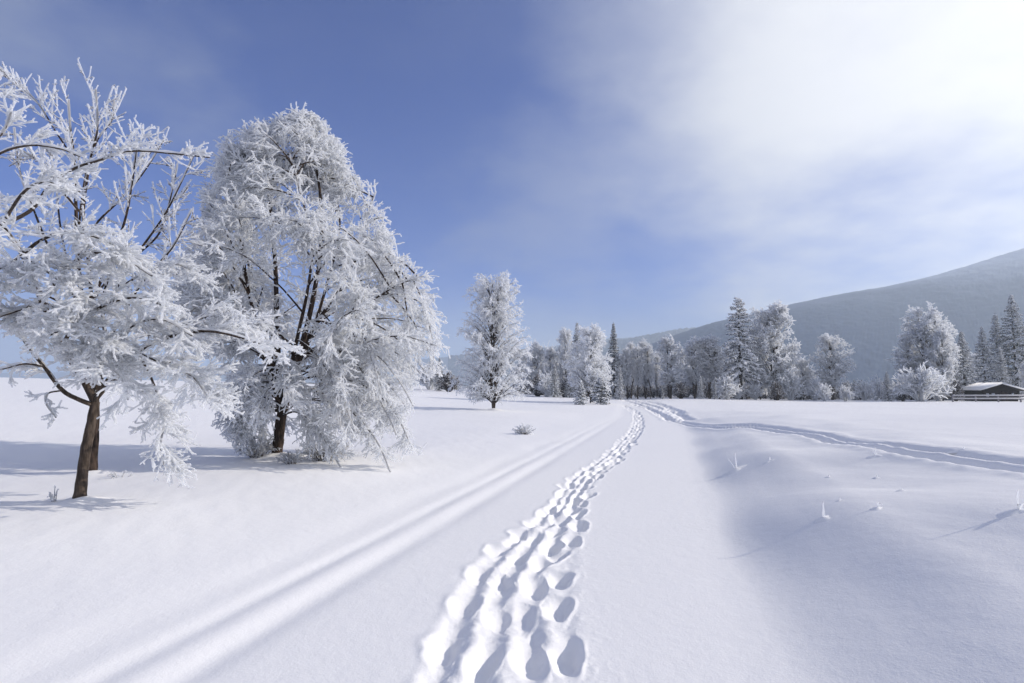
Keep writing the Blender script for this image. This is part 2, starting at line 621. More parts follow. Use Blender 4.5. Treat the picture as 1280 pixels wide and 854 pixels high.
    groove([(783, 500.5), (795, 503), (812, 508), (836, 517), (850, 526)], (-0.5, 0.5), (0.22, 0.22), (0.12, 0.12), 0.6)
    groove([(800, 500.5), (822, 505), (838, 511), (852, 517)], (0.0,), (0.35,), (0.10,), 0.5)

    V = np.stack([X, Y, Z], 1)
    V = np.vstack([V, [[0, 0, float(hz0(np.array([0.0]), np.array([0.0]))[0])]]])
    i = np.arange(nr - 1)[:, None] * na
    j = np.arange(na)[None]
    j2 = (j + 1) % na
    Q = np.stack([i + j, i + na + j, i + na + j2, i + j2], -1).reshape(-1, 4)
    me = quad_mesh('ground', V, Q, [M_SNOW])
    o = link('ground', me)
    tag(o, kind='structure')
    return o


ground = build_ground()

# ------------------------------------------------------------------ hills
def build_hill(name, prof, dist, depth, mat, rough, seed, foot=-25):
    """prof: skyline as (px, py) pairs at the given distance; a ridge with a forested slope towards us"""
    prof = np.array(prof, float)
    nx, ny = 900, 150
    dirs = np.linspace(prof[0, 0], prof[-1, 0], nx)
    py = np.interp(dirs, prof[:, 0], prof[:, 1])
    k_ = np.hanning(41); k_ /= k_.sum()
    py = np.convolve(np.pad(py, 20, mode='edge'), k_, 'valid')
    X = np.zeros((ny, nx)); Y = np.zeros((ny, nx)); Z = np.zeros((ny, nx))
    crest = np.array([W(a, b, 1.0) for a, b in zip(dirs, py)])
    slope = crest - EYE
    for k in range(ny):
        t = k / (ny - 1) * 1.35
        Yk = dist - depth * (1 - t)
        x = slope[:, 0] * Yk
        top = HC + slope[:, 2] * dist
        if t <= 1:
            f = math.sin(t * PI / 2) ** 1.15
        else:
            f = 1 - 0.5 * ((t - 1) / 0.35) ** 2
        X[k] = x; Y[k] = Yk; Z[k] = foot * (1 - min(f, 1)) + (HC + slope[:, 2] * Yk) * f
    env = np.clip((Z - foot) / 40, 0, 1)
    Z += env * (gnoise(X / 260, Y / 260, seed) * 7 + gnoise(X / 90, Y / 90, seed + 1) * 3)
    # tree canopy of the slope
    Z += env * rough * (gnoise(X / 13, Y / 17, seed + 2) + 0.8 * np.abs(gnoise(X / 5.5, Y / 8, seed + 3))) * 1.5
    V = np.stack([X.ravel(), Y.ravel(), Z.ravel()], 1)
    i = np.arange(ny - 1)[:, None] * nx; j = np.arange(nx - 1)[None]
    Q = np.stack([i + j, i + j + 1, i + nx + j + 1, i + nx + j], -1).reshape(-1, 4)
    o = link(name, quad_mesh(name, V, Q, [mat], False))
    tag(o, kind='structure')
    return o


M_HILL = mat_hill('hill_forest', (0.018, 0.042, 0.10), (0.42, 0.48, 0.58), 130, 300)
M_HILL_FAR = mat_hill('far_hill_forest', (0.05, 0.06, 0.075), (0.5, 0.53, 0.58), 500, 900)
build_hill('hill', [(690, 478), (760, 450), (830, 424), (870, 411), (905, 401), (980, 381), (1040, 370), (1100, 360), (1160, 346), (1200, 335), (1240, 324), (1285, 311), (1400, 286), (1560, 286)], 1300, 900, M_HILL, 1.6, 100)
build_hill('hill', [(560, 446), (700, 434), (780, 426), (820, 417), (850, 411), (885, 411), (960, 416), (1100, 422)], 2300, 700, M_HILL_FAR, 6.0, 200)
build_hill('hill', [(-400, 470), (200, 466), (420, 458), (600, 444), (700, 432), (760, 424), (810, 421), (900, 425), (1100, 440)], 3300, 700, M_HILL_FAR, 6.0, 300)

# ------------------------------------------------------------------ the three near trees
def limb_obj(parent, pts, r0, r1, mat, name='limb', n=26, sides=10, jit=0.05, rng=None):
    P = catmull(pts, n)[None]
    v, q = tubes(P, taper_r(P, r0, r1, rng, 0.04), sides, jit, rng)
    return P, (v, q)


def front_tree():
    rng = np.random.default_rng(21)
    b = place(98, 627)
    Y0 = b[1]
    root = empty('frosted_tree', b)
    tag(root, 'frost-covered tree with the thick bare brown trunk rising nearest to the viewer at far left', 'tree', 'large frosted trees beside the track')
    inv = -b

    def L(*pts):
        return np.array([W(px, py, Y0 + dy) for px, py, dy in pts]) + inv
    trunk = L((97, 634, 0), (100, 618, 0), (106, 570, .02), (114, 530, .03), (119, 503, .03))
    P, m = limb_obj(root, trunk, 0.068, 0.053, M_BARK, n=22, sides=14, rng=rng)
    v, q = m
    # flare of the foot
    fl = 1 + 0.45 * np.exp(-np.maximum(v[:, 2], 0) / 0.06)
    v[:, 0] *= np.where(v[:, 2] < .3, fl, 1); v[:, 1] *= np.where(v[:, 2] < .3, fl, 1)
    link('trunk', quad_mesh('trunk', v, q, [M_BARK]), root)
    defs = [
        # up to the left, the main fork
        ([(119, 503, .03), (103, 472, 0), (78, 432, -.1), (52, 375, -.2), (28, 318, -.3), (2, 282, -.4), (-40, 232, -.5)], .046, .020),
        ([(118, 507, .03), (100, 500, -.1), (78, 488, -.2), (55, 458, -.3), (33, 430, -.35), (14, 395, -.4)], .03, .013),
        ([(119, 503, .03), (124, 470, .2), (132, 430, .35), (128, 380, .45), (140, 330, .5)], .034, .014),
        ([(121, 497, .03), (140, 470, -.15), (172, 440, -.35), (215, 420, -.5), (265, 414, -.6), (325, 430, -.7), (346, 446, -.72)], .036, .012),
        ([(119, 500, .03), (140, 478, .3), (180, 452, .6), (225, 458, .75), (262, 492, .8)], .03, .010),
        ([(78, 432, -.1), (95, 405, -.35), (130, 382, -.6), (170, 372, -.8), (215, 385, -.9)], .026, .010),
        ([(52, 375, -.2), (80, 340, -.5), (110, 318, -.7), (150, 320, -.8), (190, 345, -.85)], .026, .010),
        ([(28, 318, -.3), (52, 300, -.5), (85, 290, -.6), (130, 300, -.7), (160, 320, -.7)], .022, .009),
        ([(2, 282, -.4), (40, 262, -.3), (62, 232, -.2), (90, 212, -.1), (122, 201, 0), (165, 189, .1), (215, 192, .2), (262, 197, .25)], .024, .009),
        ([(2, 282, -.4), (30, 240, -.7), (60, 228, -.8), (100, 240, -.9)], .020, .008),
        ([(-40, 232, -.5), (-5, 195, -.4), (35, 182, -.3), (75, 186, -.2), (100, 196, -.2)], .02, .008),
        ([(-40, 232, -.5), (-20, 190, -.7), (4, 165, -.7), (14, 140, -.7)], .016, .008),
        ([(-40, 232, -.5), (-30, 150, -.2), (-12, 110, -.1), (2, 95, 0)], .018, .008),
        ([(28, 318, -.3), (10, 330, -.7), (-20, 345, -1.0), (-60, 360, -1.1)], .022, .010),
        ([(52, 375, -.2), (30, 385, -.7), (0, 395, -1.0), (-40, 400, -1.2)], .022, .010),
        ([(55, 458, -.3), (30, 455, -.5), (0, 462, -.6), (-30, 465, -.6)], .014, .007),
        ([(78, 488, -.2), (60, 492, -.35), (58, 505, -.4), (70, 522, -.45)], .012, .007),
        ([(172, 440, -.35), (205, 455, -.6), (240, 470, -.75), (262, 500, -.8)], .018, .008),
        ([(172, 440, -.35), (190, 475, -.2), (205, 520, -.1), (200, 560, -.05), (205, 582, -.05)], .016, .007),
        ([(215, 420, -.5), (240, 402, -.3), (275, 395, -.2), (310, 405, -.1)], .016, .007),
        ([(128, 380, .45), (165, 350, .6), (215, 330, .7), (250, 345, .7)], .018, .007),
        ([(78, 432, -.1), (100, 440, -.5), (125, 452, -.8), (150, 470, -.95), (160, 500, -1.0)], .016, .007),
        ([(119, 503, .03), (130, 455, -.5), (112, 420, -.8), (82, 412, -1.0), (50, 425, -1.1)], .020, .008),
        ([(124, 470, .2), (150, 430, -.3), (170, 405, -.6), (205, 400, -.8), (240, 420, -.85)], .020, .008),
        ([(52, 375, -.2), (70, 385, -.6), (95, 400, -.9), (125, 425, -1.05)], .018, .008),
        ([(28, 318, -.3), (45, 330, -.7), (75, 350, -.95), (110, 372, -1.05)], .018, .008),
    ]
    limbs = []
    for pts, r0, r1 in defs:
        P, (v, q) = limb_obj(root, L(*pts), r0, r1, M_BARK, rng=rng)
        link('limb', quad_mesh('limb', v, q, [M_BARK]), root)
        limbs.append(P[0])
    LP = np.stack(limbs)
    main = LP[[0, 2, 3, 4, 5, 6, 7, 8, 9, 10, 13, 14, 17, 19, 20]]
    low = LP[[18]]
    thin = LP[[1, 1, 1, 15, 16]]
    upper = LP[[8, 9]]
    dense = LP[[3, 4, 5, 6, 7, 13, 14, 17, 18, 19, 20, 21, 22, 23, 24, 25]]
    sec = np.concatenate([
        spawn(rng, dense, 15, .22, 1, (35, 70), (.30, .62), 8, up=-.25, wig=.22, taper=.35, bias=(.25, -.15, 0), flat=.75),
        spawn(rng, LP[[0, 2]], 14, .3, 1, (40, 70), (.35, .65), 8, up=-.1, wig=.22, taper=.2, bias=(.25, -.2, 0), flat=.6),
        spawn(rng, upper, 7, .25, 1, (30, 65), (.18, .40), 8, up=.25, wig=.2, taper=.35, flat=.4),
        spawn(rng, LP[[10, 11, 12]], 3, .35, 1, (30, 60), (.15, .34), 8, up=.3, wig=.15, taper=.35, flat=.4),
        spawn(rng, thin[:1], 5, .4, 1, (40, 60), (.15, .35), 8, up=.0, wig=.2),
    ])
    spare = spawn(rng, thin[3:], 5, .3, 1, (30, 60), (.10, .28), 8, up=-.1, wig=.2)
    ter = spawn(rng, sec, 9, .08, 1, (28, 55), (.16, .42), 7, up=-.15, wig=.17, taper=.45, bias=(.10, 0, 0), flat=.7)
    ter = np.concatenate([ter, spawn(rng, spare, 2, .3, .9, (30, 60), (.06, .14), 7, up=-.1, wig=.2)])
    sec = np.concatenate([sec, spare])
    twig = spawn(rng, ter, 3, .10, .95, (30, 60), (.05, .13), 5, up=-.10, wig=.2, taper=.4)
    sets = [tubes(LP + np.array([0, 0, .012]), taper_r(LP, .020, .016, rng, .22), 7, .2, rng),
            tubes(sec, taper_r(sec, .0155, .013, rng, .26), 6, .18, rng),
            tubes(ter, taper_r(ter, .0125, .0105, rng, .30), 6, .18, rng),
            tubes(twig, taper_r(twig, .0105, .009, rng, .30), 5, .18, rng)]
    # snow loads lying along the upper side of the limbs
    v, q = join(sets[1:])
    link('crown', quad_mesh('crown', v, q, [M_RIME]), root)
    # frost sheath along thin limb ends
    ends = np.concatenate([LP[:, 8:]])
    up_ = ends + np.array([0, 0, .016])
    v, q = tubes(up_, taper_r(up_, .016, .020, rng, .3), 7, .2, rng, flat=1.0)
    link('snow_cover', quad_mesh('snow_cover', v, q, [M_RIME]), root)
    return root, b


def upright_tree():
    rng = np.random.default_rng(33)
    b = place(114, 592)
    Y0 = b[1]
    root = empty('frosted_tree', b)
    tag(root, 'frosted tree with stiff upright shoots, its short dark trunk just behind the thick brown trunk', 'tree', 'large frosted trees beside the track')

    def L(*pts):
        return np.array([W(px, py, Y0 + dy) for px, py, dy in pts]) - b
    tr = L((114, 598, 0), (115, 575, 0), (117, 540, 0), (118, 505, 0), (112, 450, 0))
    P, (v, q) = limb_obj(root, tr, .085, .062, M_BARK_D, n=20, sides=12, rng=rng)
    link('trunk', quad_mesh('trunk', v, q, [M_BARK_D]), root)
    defs = [
        ([(112, 450, 0), (104, 390, 0), (97, 320, .05), (95, 260, .1), (93, 200, .1), (88, 160, .1), (86, 125, .1)], .055, .014),
        ([(110, 440, 0), (114, 380, -.1), (110, 320, -.2), (104, 270, -.25), (112, 205, -.3), (122, 160, -.3), (120, 112, -.3)], .046, .013),
        ([(97, 320, .05), (100, 270, .2), (108, 215, .3), (122, 175, .35), (140, 150, .4), (143, 126, .4)], .028, .012),
        ([(114, 380, -.1), (135, 330, -.2), (155, 280, -.3), (165, 230, -.35), (172, 175, -.4)], .036, .012),
        ([(112, 430, 0), (140, 370, .2), (170, 320, .4), (205, 270, .5), (228, 225, .55), (242, 195, .55)], .038, .012),
        ([(118, 460, 0), (150, 400, -.2), (180, 350, -.4), (215, 310, -.5), (240, 262, -.5)], .034, .012),
        ([(170, 320, .4), (200, 290, .6), (215, 240, .7), (222, 205, .7)], .024, .011),
        ([(104, 270, -.25), (75, 235, -.5), (55, 205, -.6), (30, 190, -.7)], .024, .011),
        ([(104, 390, 0), (70, 330, .3), (45, 270, .5), (25, 215, .6), (18, 160, .6)], .032, .012),
        ([(104, 390, 0), (85, 330, .6), (75, 280, .9), (70, 230, 1.0), (60, 180, 1.0)], .03, .012),
        ([(97, 320, .05), (120, 280, .5), (150, 250, .8), (180, 215, .9), (205, 175, .95)], .028, .011),
        ([(114, 380, -.1), (140, 345, .4), (175, 345, .8), (215, 345, 1.0), (245, 330, 1.1)], .028, .011),
        ([(104, 390, 0), (60, 370, -.2), (20, 345, -.3), (-20, 320, -.4)], .028, .012),
        ([(93, 200, .1), (70, 165, .0), (48, 130, -.05), (26, 108, -.05)], .018, .012),
        ([(118, 470, 0), (160, 430, .2), (210, 410, .4), (250, 380, .5)], .028, .011),
    ]
    limbs = []
    for pts, r0, r1 in defs:
        P, (v, q) = limb_obj(root, L(*pts), r0 * .78, r1 * .8, M_BARK_D, rng=rng, n=24, sides=8)
        link('limb', quad_mesh('limb', v, q, [M_BARK_D]), root)
        limbs.append(P[0])
    LP = np.stack(limbs)
    sec = np.concatenate([
        spawn(rng, LP, 7, .35, .92, (28, 48), (.45, .95), 10, up=.45, wig=.07, taper=.35),
        spawn(rng, LP[[0, 1, 2, 3, 13]], 5, .66, .99, (12, 34), (.50, 1.05), 10, up=.30, wig=.03, taper=.1),
        spawn(rng, LP[[4, 5, 8, 9, 10, 11, 12, 14]], 8, .3, 1, (40, 70), (.3, .7), 10, up=0, wig=.14, taper=.35),
    ])
    ter = spawn(rng, sec, 4, .02, .75, (30, 52), (.12, .42), 7, up=.12, wig=.08, taper=.6)
    twig = spawn(rng, ter, 1, .15, .7, (40, 60), (.04, .10), 4, up=0, wig=.1, taper=.3)
    knob = spawn(rng, sec, 7, .2, 1, (55, 85), (.025, .06), 3, up=.1, wig=.2, taper=.2)
    tipshoot = np.stack([LP[:, -3], LP[:, -2], LP[:, -1], LP[:, -1] + (LP[:, -1] - LP[:, -3]) * 1.0], 1)
    sets = [tubes(sec, taper_r(sec, .0115, .0140, rng, .18), 6, .15, rng),
            tubes(ter, taper_r(ter, .010, .0105, rng, .22), 6, .15, rng),
            tubes(twig, taper_r(twig, .009, .009, rng, .25), 5, .15, rng),
            tubes(knob, taper_r(knob, .0095, .0095, rng, .25), 5, .15, rng)]
    v, q = join(sets)
    link('crown', quad_mesh('crown', v, q, [M_RIME_UP]), root)
    ends = LP[:, 9:] + np.array([-.006, 0, .008])
    v, q = tubes(ends, taper_r(ends, .011, .019, rng, .22), 7, .15, rng)
    link('snow_cover', quad_mesh('snow_cover', v, q, [M_RIME_UP]), root)
    return root, b


def big_tree():
    rng = np.random.default_rng(47)
    b = place(348, 572)
    Y0 = b[1]
    root = empty('frosted_tree', b)
    tag(root, 'largest and densest frosted tree, its broad crown sweeping down to the snow', 'tree', 'large frosted trees beside the track')
    mpp = Y0 / F                                          # metres per photo pixel at the trunk
    # outline of the crown: height row, left reach, right reach
    rows = np.array([(126, 362, 372), (150, 325, 405), (172, 275, 420), (200, 258, 432), (225, 250, 448), (262, 244, 478), (300, 226, 490), (330, 218, 525),
                     (365, 216, 545), (400, 222, 552), (440, 238, 552), (480, 262, 546), (520, 276, 540), (560, 290, 530), (590, 305, 505)], float)
    hz_rows = (572 - rows[:, 0]) * mpp
    xl = (rows[:, 1] - 348) * mpp; xr = (rows[:, 2] - 348) * mpp

    def cen(z): return np.interp(z, hz_rows[::-1], ((xl + xr) / 2)[::-1])
    def rad(z): return np.interp(z, hz_rows[::-1], ((xr - xl) / 2)[::-1])
    H = hz_rows[0]

    def env(p, k=1.0):
        r = rad(p[:, 2]) * k
        return (((p[:, 0] - cen(p[:, 2])) / r) ** 2 + (p[:, 1] / (r * 0.95)) ** 2 < 1) & (p[:, 2] > 0.03) & (p[:, 2] < H * 1.03)

    def L(*pts):
        return np.array([W(px, py, Y0 + dy) for px, py, dy in pts]) - b
    tr = L((346, 580, 0), (347, 560, 0), (352, 520, 0), (362, 480, 0), (372, 452, 0))
    P, (v, q) = limb_obj(root, tr, .115, .085, M_BARK_D, n=20, sides=14, rng=rng)
    link('trunk', quad_mesh('trunk', v, q, [M_BARK_D]), root)
    stems = [
        ([(352, 520, 0), (348, 470, .1), (346, 400, .2), (344, 330, .25), (338, 260, .2), (345, 190, .15), (355, 150, .1)], .075, .012),
        ([(362, 480, 0), (378, 430, -.1), (392, 370, -.2), (402, 300, -.3), (400, 240, -.3), (390, 190, -.3), (372, 145, -.2)], .065, .012),
        ([(372, 452, 0), (395, 405, .1), (425, 360, .2), (450, 310, .3), (462, 260, .35), (470, 240, .35)], .05, .010),
        ([(352, 510, 0), (330, 440, -.3), (312, 370, -.5), (300, 300, -.6), (285, 240, -.6), (280, 195, -.6)], .05, .010),
        ([(350, 515, 0), (335, 440, .5), (318, 360, .9), (300, 290, 1.1), (290, 220, 1.2)], .05, .010),
        ([(360, 480, 0), (385, 430, .6), (410, 350, 1.0), (425, 280, 1.2), (415, 220, 1.2)], .048, .010),
        ([(358, 490, 0), (370, 430, -.6), (385, 360, -1.0), (390, 300, -1.2), (375, 240, -1.2), (365, 200, -1.1)], .045, .010),
        ([(346, 470, .1), (330, 420, .0), (300, 380, -.1), (270, 340, -.1), (255, 300, -.1)], .035, .010),
        ([(372, 452, 0), (400, 430, -.2), (440, 395, -.4), (490, 360, -.5), (530, 345, -.5)], .035, .010),
        ([(365, 470, 0), (400, 452, -.5), (450, 430, -.9), (500, 420, -1.0), (545, 432, -1.0)], .03, .009),
        ([(362, 480, 0), (400, 470, -.2), (450, 480, -.5), (490, 510, -.7), (515, 560, -.8)], .028, .009),
        ([(358, 492, 0), (400, 490, -.6), (440, 515, -1.0), (470, 550, -1.2), (488, 590, -1.3)], .026, .009),
        ([(355, 505, 0), (330, 490, -.4), (305, 500, -.7), (290, 530, -.8)], .026, .009),
        ([(355, 500, 0), (395, 485, .4), (450, 490, .8), (500, 520, 1.0)], .028, .009),
        ([(352, 520, 0), (370, 515, -.5), (392, 530, -.9), (412, 560, -1.1), (430, 592, -1.15)], .022, .008),
    ]
    sp = []
    for pts, r0, r1 in stems:
        P, (v, q) = limb_obj(root, L(*pts), r0, r1, M_BARK_D, rng=rng, n=28, sides=9)
        link('limb', quad_mesh('limb', v, q, [M_BARK_D]), root)
        sp.append(P[0])
    LP = np.stack(sp)
    # boughs reaching from the stems out to the outline
    nb = 240
    z1 = rng.uniform(0.06, 1, nb) * H * 0.985
    az = rng.random(nb) * 2 * PI
    rr = rad(z1) * np.sqrt(rng.uniform(0.35, 0.98, nb)) * .97
    T2 = np.stack([cen(z1) + rr * np.cos(az), rr * .95 * np.sin(az), z1], 1)
    allp = LP[:9].reshape(-1, 3)
    O = []
    for t in T2:
        dd = np.linalg.norm(allp - t, axis=1) + 1.6 * np.maximum(0, allp[:, 2] - t[2] + 0.45 * np.hypot(allp[:, 0] - t[0], allp[:, 1] - t[1]) - .3) * (1 if t[2] > 2.2 else 0)
        c = np.argsort(dd)[:10]
        O.append(allp[rng.choice(c)])
    O = np.array(O)
    mid = (O * .45 + T2 * .55)
    mid[:, 2] += 0.22 * np.linalg.norm(T2 - O, axis=1) * np.clip(1.2 - z1 / H * .6, .3, 1.2)
    B = bez(O, mid, T2, 14)
    B += np.cumsum(rng.normal(0, .012, B.shape), axis=1) * np.linspace(0, 1, 14)[None, :, None]
    rb = taper_r(B, .018, .008, rng, .1)
    v, q = tubes(B, rb, 6)
    link('boughs', quad_mesh('boughs', v, q, [M_BARK_D]), root)
    LB = np.concatenate([bez(LP[:, 8], LP[:, 16], LP[:, 27], 14), B])
    sec = spawn(rng, B, 9, .25, 1, (30, 62), (.32, .75), 8, up=-.30, wig=.24, taper=.35)
    sec = np.concatenate([sec, spawn(rng, LP, 14, .30, 1, (35, 65), (.35, .75), 8, up=-.2, wig=.24, taper=.35)])
    sec = sec[env(sec[:, -1], rng.uniform(.92, 1.14, len(sec)))]
    ter = spawn(rng, sec, 6, .12, 1, (28, 58), (.16, .40), 6, up=-.45, wig=.20, taper=.3)
    ter = ter[env(ter[:, -1], rng.uniform(.98, 1.18, len(ter)))]
    twig = spawn(rng, ter, 3, .2, 1, (30, 65), (.06, .15), 5, up=-.35, wig=.3, taper=.3)
    twig = twig[(twig[:, :, 2].min(1) > .02)]
    topsh = spawn(rng, LP[:7], 6, .85, 1, (15, 45), (.25, .5), 8, up=.1, wig=.3, taper=.1)
    topsh = np.concatenate([topsh, spawn(rng, B, 2, .86, 1, (8, 42), (.12, .34), 8, up=-.25, wig=.3, taper=0)])
    topsh = topsh[topsh[:, :, 2].min(1) > .02]
    ec = LB[:, 5:] + np.array([0, 0, .008])
    el = LP[:, 11:] + np.array([0, 0, .010])
    low = spawn(rng, LP[8:], 38, .3, 1, (25, 60), (.25, .60), 8, up=-.25, wig=.24, taper=.4)
    low = low[low[:, :, 2].min(1) > .02]
    lowt = spawn(rng, low, 6, .1, 1, (28, 62), (.10, .28), 6, up=-.25, wig=.28, taper=.3)
    lowt = lowt[lowt[:, :, 2].min(1) > .01]
    sets = [tubes(sec, taper_r(sec, .0155, .0145, rng, .26), 5, .18, rng),
            tubes(ter, taper_r(ter, .0135, .012, rng, .28), 5, .18, rng),
            tubes(twig, taper_r(twig, .011, .010, rng, .28), 5, .18, rng),
            tubes(topsh, taper_r(topsh, .0135, .0145, rng, .2), 6, .15, rng),
            tubes(low, taper_r(low, .0125, .0115, rng, .26), 5, .18, rng),
            tubes(lowt, taper_r(lowt, .0115, .010, rng, .26), 5, .18, rng),
            tubes(el, taper_r(el, .011, .016, rng, .25), 6, .18, rng),
            tubes(ec, taper_r(ec, .012, .017, rng, .25), 6, .18, rng)]
    v, q = join(sets)
    link('crown', quad_mesh('crown', v, q, [M_RIME]), root)
    print('big tree', len(sec), len(ter), len(twig))
    return root, b


t1, b1 = front_tree()
t2, b2 = upright_tree()
t3, b3 = big_tree()
print('bases', b1, b2, b3)
# ------------------------------------------------------------------ trees of the middle distance and the wood
def profile(rows):
    h = np.array([r[0] for r in rows], float)
    w = np.array([r[1] for r in rows], float)
    return lambda z: np.interp(z, h, w)


def broad_meshes(seed, H, prof, stems=1, bare=0.15, boughs=60, nsec=7, nter=4, ntw=0, rr=(.03, .026, .022), droop=-.3,
                 rise=.5, lsec=(.5, 1.1), lter=(.25, .55), ltw=(.1, .25), r_trunk=None, lean=0.0, rime=None, bark=None, stem_spread=.06, depth=.9, spring=.28, stem_top=.93, sides=5, frost=1.0):
    """a frosted broadleaved tree standing on z = 0 -> trunk mesh, crown mesh"""
    rng = np.random.default_rng(seed)
    r_trunk = r_trunk or 0.018 * H
    sp = []
    for k in range(stems):
        a = rng.random() * 2 * PI + k * 2 * PI / max(stems, 1)
        sx, sy = math.cos(a) * stem_spread * H, math.sin(a) * stem_spread * H
        if stems == 1:
            sx *= .3; sy *= .3
        ts = np.linspace(0, 1, 6)
        pts = [(sx * t ** .8 + lean * H * t + rng.normal(0, .008 * H) * (t > 0), sy * t ** .8 + rng.normal(0, .008 * H) * (t > 0), -.1 + t * H * stem_top * (1 - .06 * k)) for t in ts]
        sp.append(catmull(pts, 22))
    SP = np.stack(sp)
    v, q = tubes(SP, taper_r(SP, r_trunk / (stems ** .4), .012 * H / 6, rng, .06), 8, .08, rng)
    zt = rng.random(boughs)
    z1 = (bare + (1 - bare) * zt) * H * .99
    az = (np.arange(boughs) * 2.399 + rng.normal(0, .4, boughs))
    rad_ = prof(z1 / H) * np.sqrt(rng.uniform(.25, 1, boughs))
    T2 = np.stack([lean * z1 + rad_ * np.cos(az), depth * rad_ * np.sin(az), z1], 1)
    k_ = rng.integers(0, stems, boughs)
    # where the bough leaves its stem
    zo = np.clip(z1 - rise * rad_ - .02 * H, bare * .6 * H, None)
    u = np.clip(zo / (H * stem_top), 0.02, 1) * 21
    i0 = np.clip(u.astype(int), 0, 20); f = (u - i0)[:, None]
    O = SP[k_, i0] * (1 - f) + SP[k_, i0 + 1] * f
    mid = O * .5 + T2 * .5
    mid[:, 2] += spring * np.linalg.norm(T2 - O, axis=1)
    B = bez(O, mid, T2, 9)
    vb, qb = tubes(B, taper_r(B, r_trunk * .28, .010, rng, .1), 5)
    trunk = quad_mesh('trunk', *join([(v, q), (vb, qb)]), [bark or M_BARK_FAR])
    sec = spawn(rng, B, nsec, .2, 1, (30, 65), lsec, 6, up=droop, wig=.24, taper=.4)
    sec = np.concatenate([sec, spawn(rng, SP, max(3, nsec * 2), max(.35, bare), 1, (30, 60), lsec, 6, up=droop, wig=.24, taper=.6)])
    ter = spawn(rng, sec, nter, .15, 1, (30, 65), lter, 5, up=droop * 1.2, wig=.28, taper=.3)
    if frost < 1:
        ter = ter[rng.random(len(ter)) < frost]
    sets = [tubes(B[:, 2:], taper_r(B[:, 2:], rr[0], rr[0] * .9, rng, .25), sides, .15, rng),
            tubes(sec, taper_r(sec, rr[1], rr[1] * .8, rng, .28), sides, .15, rng),
            tubes(ter, taper_r(ter, rr[2], rr[2] * .75, rng, .3), sides, .15, rng)]
    if ntw:
        tw = spawn(rng, ter, ntw, .2, 1, (30, 65), ltw, 4, up=droop, wig=.3, taper=.3)
        tw = tw[tw[:, :, 2].min(1) > .03]
        sets.append(tubes(tw, taper_r(tw, rr[2] * .8, rr[2] * .6, rng, .3), sides, .15, rng))
    crown = quad_mesh('crown', *join(sets), [rime or M_RIME_FAR])
    return trunk, crown


def spruce_meshes(seed, H, Rmax, bare=0.03, mat=None, power=.9, tw_r=.055, whorl=.36, top_gap=0.0, thin=1.0, drop=.45):
    rng = np.random.default_rng(seed)
    SP = catmull([(0, 0, -.2), (rng.normal(0, .03), 0, H * .3), (rng.normal(0, .05), rng.normal(0, .05), H * .65), (0, 0, H)], 16)[None]
    v, q = tubes(SP, taper_r(SP, .016 * H, .02, rng, .05), 8)
    trunk = quad_mesh('trunk', v, q, [M_BARK_FAR])
    O, D, Ln = [], [], []
    z = bare * H + .15
    while z < H * .985:
        f = z / H
        n = int(rng.integers(6, 9)) if f < .85 else 5
        a0 = rng.random() * 6.28
        for k in range(n):
            if rng.random() > thin:
                continue
            a = a0 + k * 6.283 / n + rng.normal(0, .15)
            l = Rmax * ((1 - f) ** power * 1.02 + .04) * rng.uniform(.72, 1.12) * (1 if f > bare + .08 else .8)
            tilt = .55 * f - .12 + rng.normal(0, .06)
            O.append((0, 0, z + rng.normal(0, .06)))
            D.append((math.cos(a), math.sin(a), tilt))
            Ln.append(l)
        z += whorl * rng.uniform(.8, 1.15) * (1.15 - .5 * f)
    O = np.array(O); D = unit(np.array(D)); Ln = np.array(Ln)
    n = len(O); k = 7
    pts = [O]; d = D
    for j in range(k - 1):
        d = unit(d + np.array([0, 0, -drop / (k - 1)]) * (1.25 - O[:, 2:3] / H) + (np.array([0, 0, .06]) if j >= k - 3 else 0) + rng.normal(0, .03, (n, 3)))
        pts.append(pts[-1] + d * (Ln / (k - 1))[:, None])
    B = np.stack(pts, 1)
    rel = np.clip(Ln / Rmax, .35, 1)
    sets = [tubes(B, taper_r(B, tw_r * .95, tw_r * .55, rng, .25, rel), 5, .2, rng)]
    # side sprays grow nearly level from each branch, longest near the stem
    tw = []
    for t0, t1, m in ((.12, .55, 6), (.5, .98, 7)):
        c = spawn(rng, B, m, t0, t1, (38, 62), (.24, .44), 4, up=-.45, wig=.16, taper=.45, flat=.85)
        sc = np.repeat(Ln, m)[:, None, None]
        c = c[:, :1] + (c - c[:, :1]) * np.clip(sc * .75, .35, 2.2)
        tw.append(c)
    tw = np.concatenate(tw)
    sets.append(tubes(tw, taper_r(tw, tw_r, tw_r * .5, rng, .3), 5, .2, rng))
    # hanging curtains
    hg = spawn(rng, B, 5, .2, .95, (60, 90), (.15, .34), 3, up=-1.6, wig=.15, taper=.3)
    sets.append(tubes(hg, taper_r(hg, tw_r * .8, tw_r * .45, rng, .3), 4, .2, rng))
    crown = quad_mesh('crown', *join(sets), [mat or M_NEEDLE])
    return trunk, crown


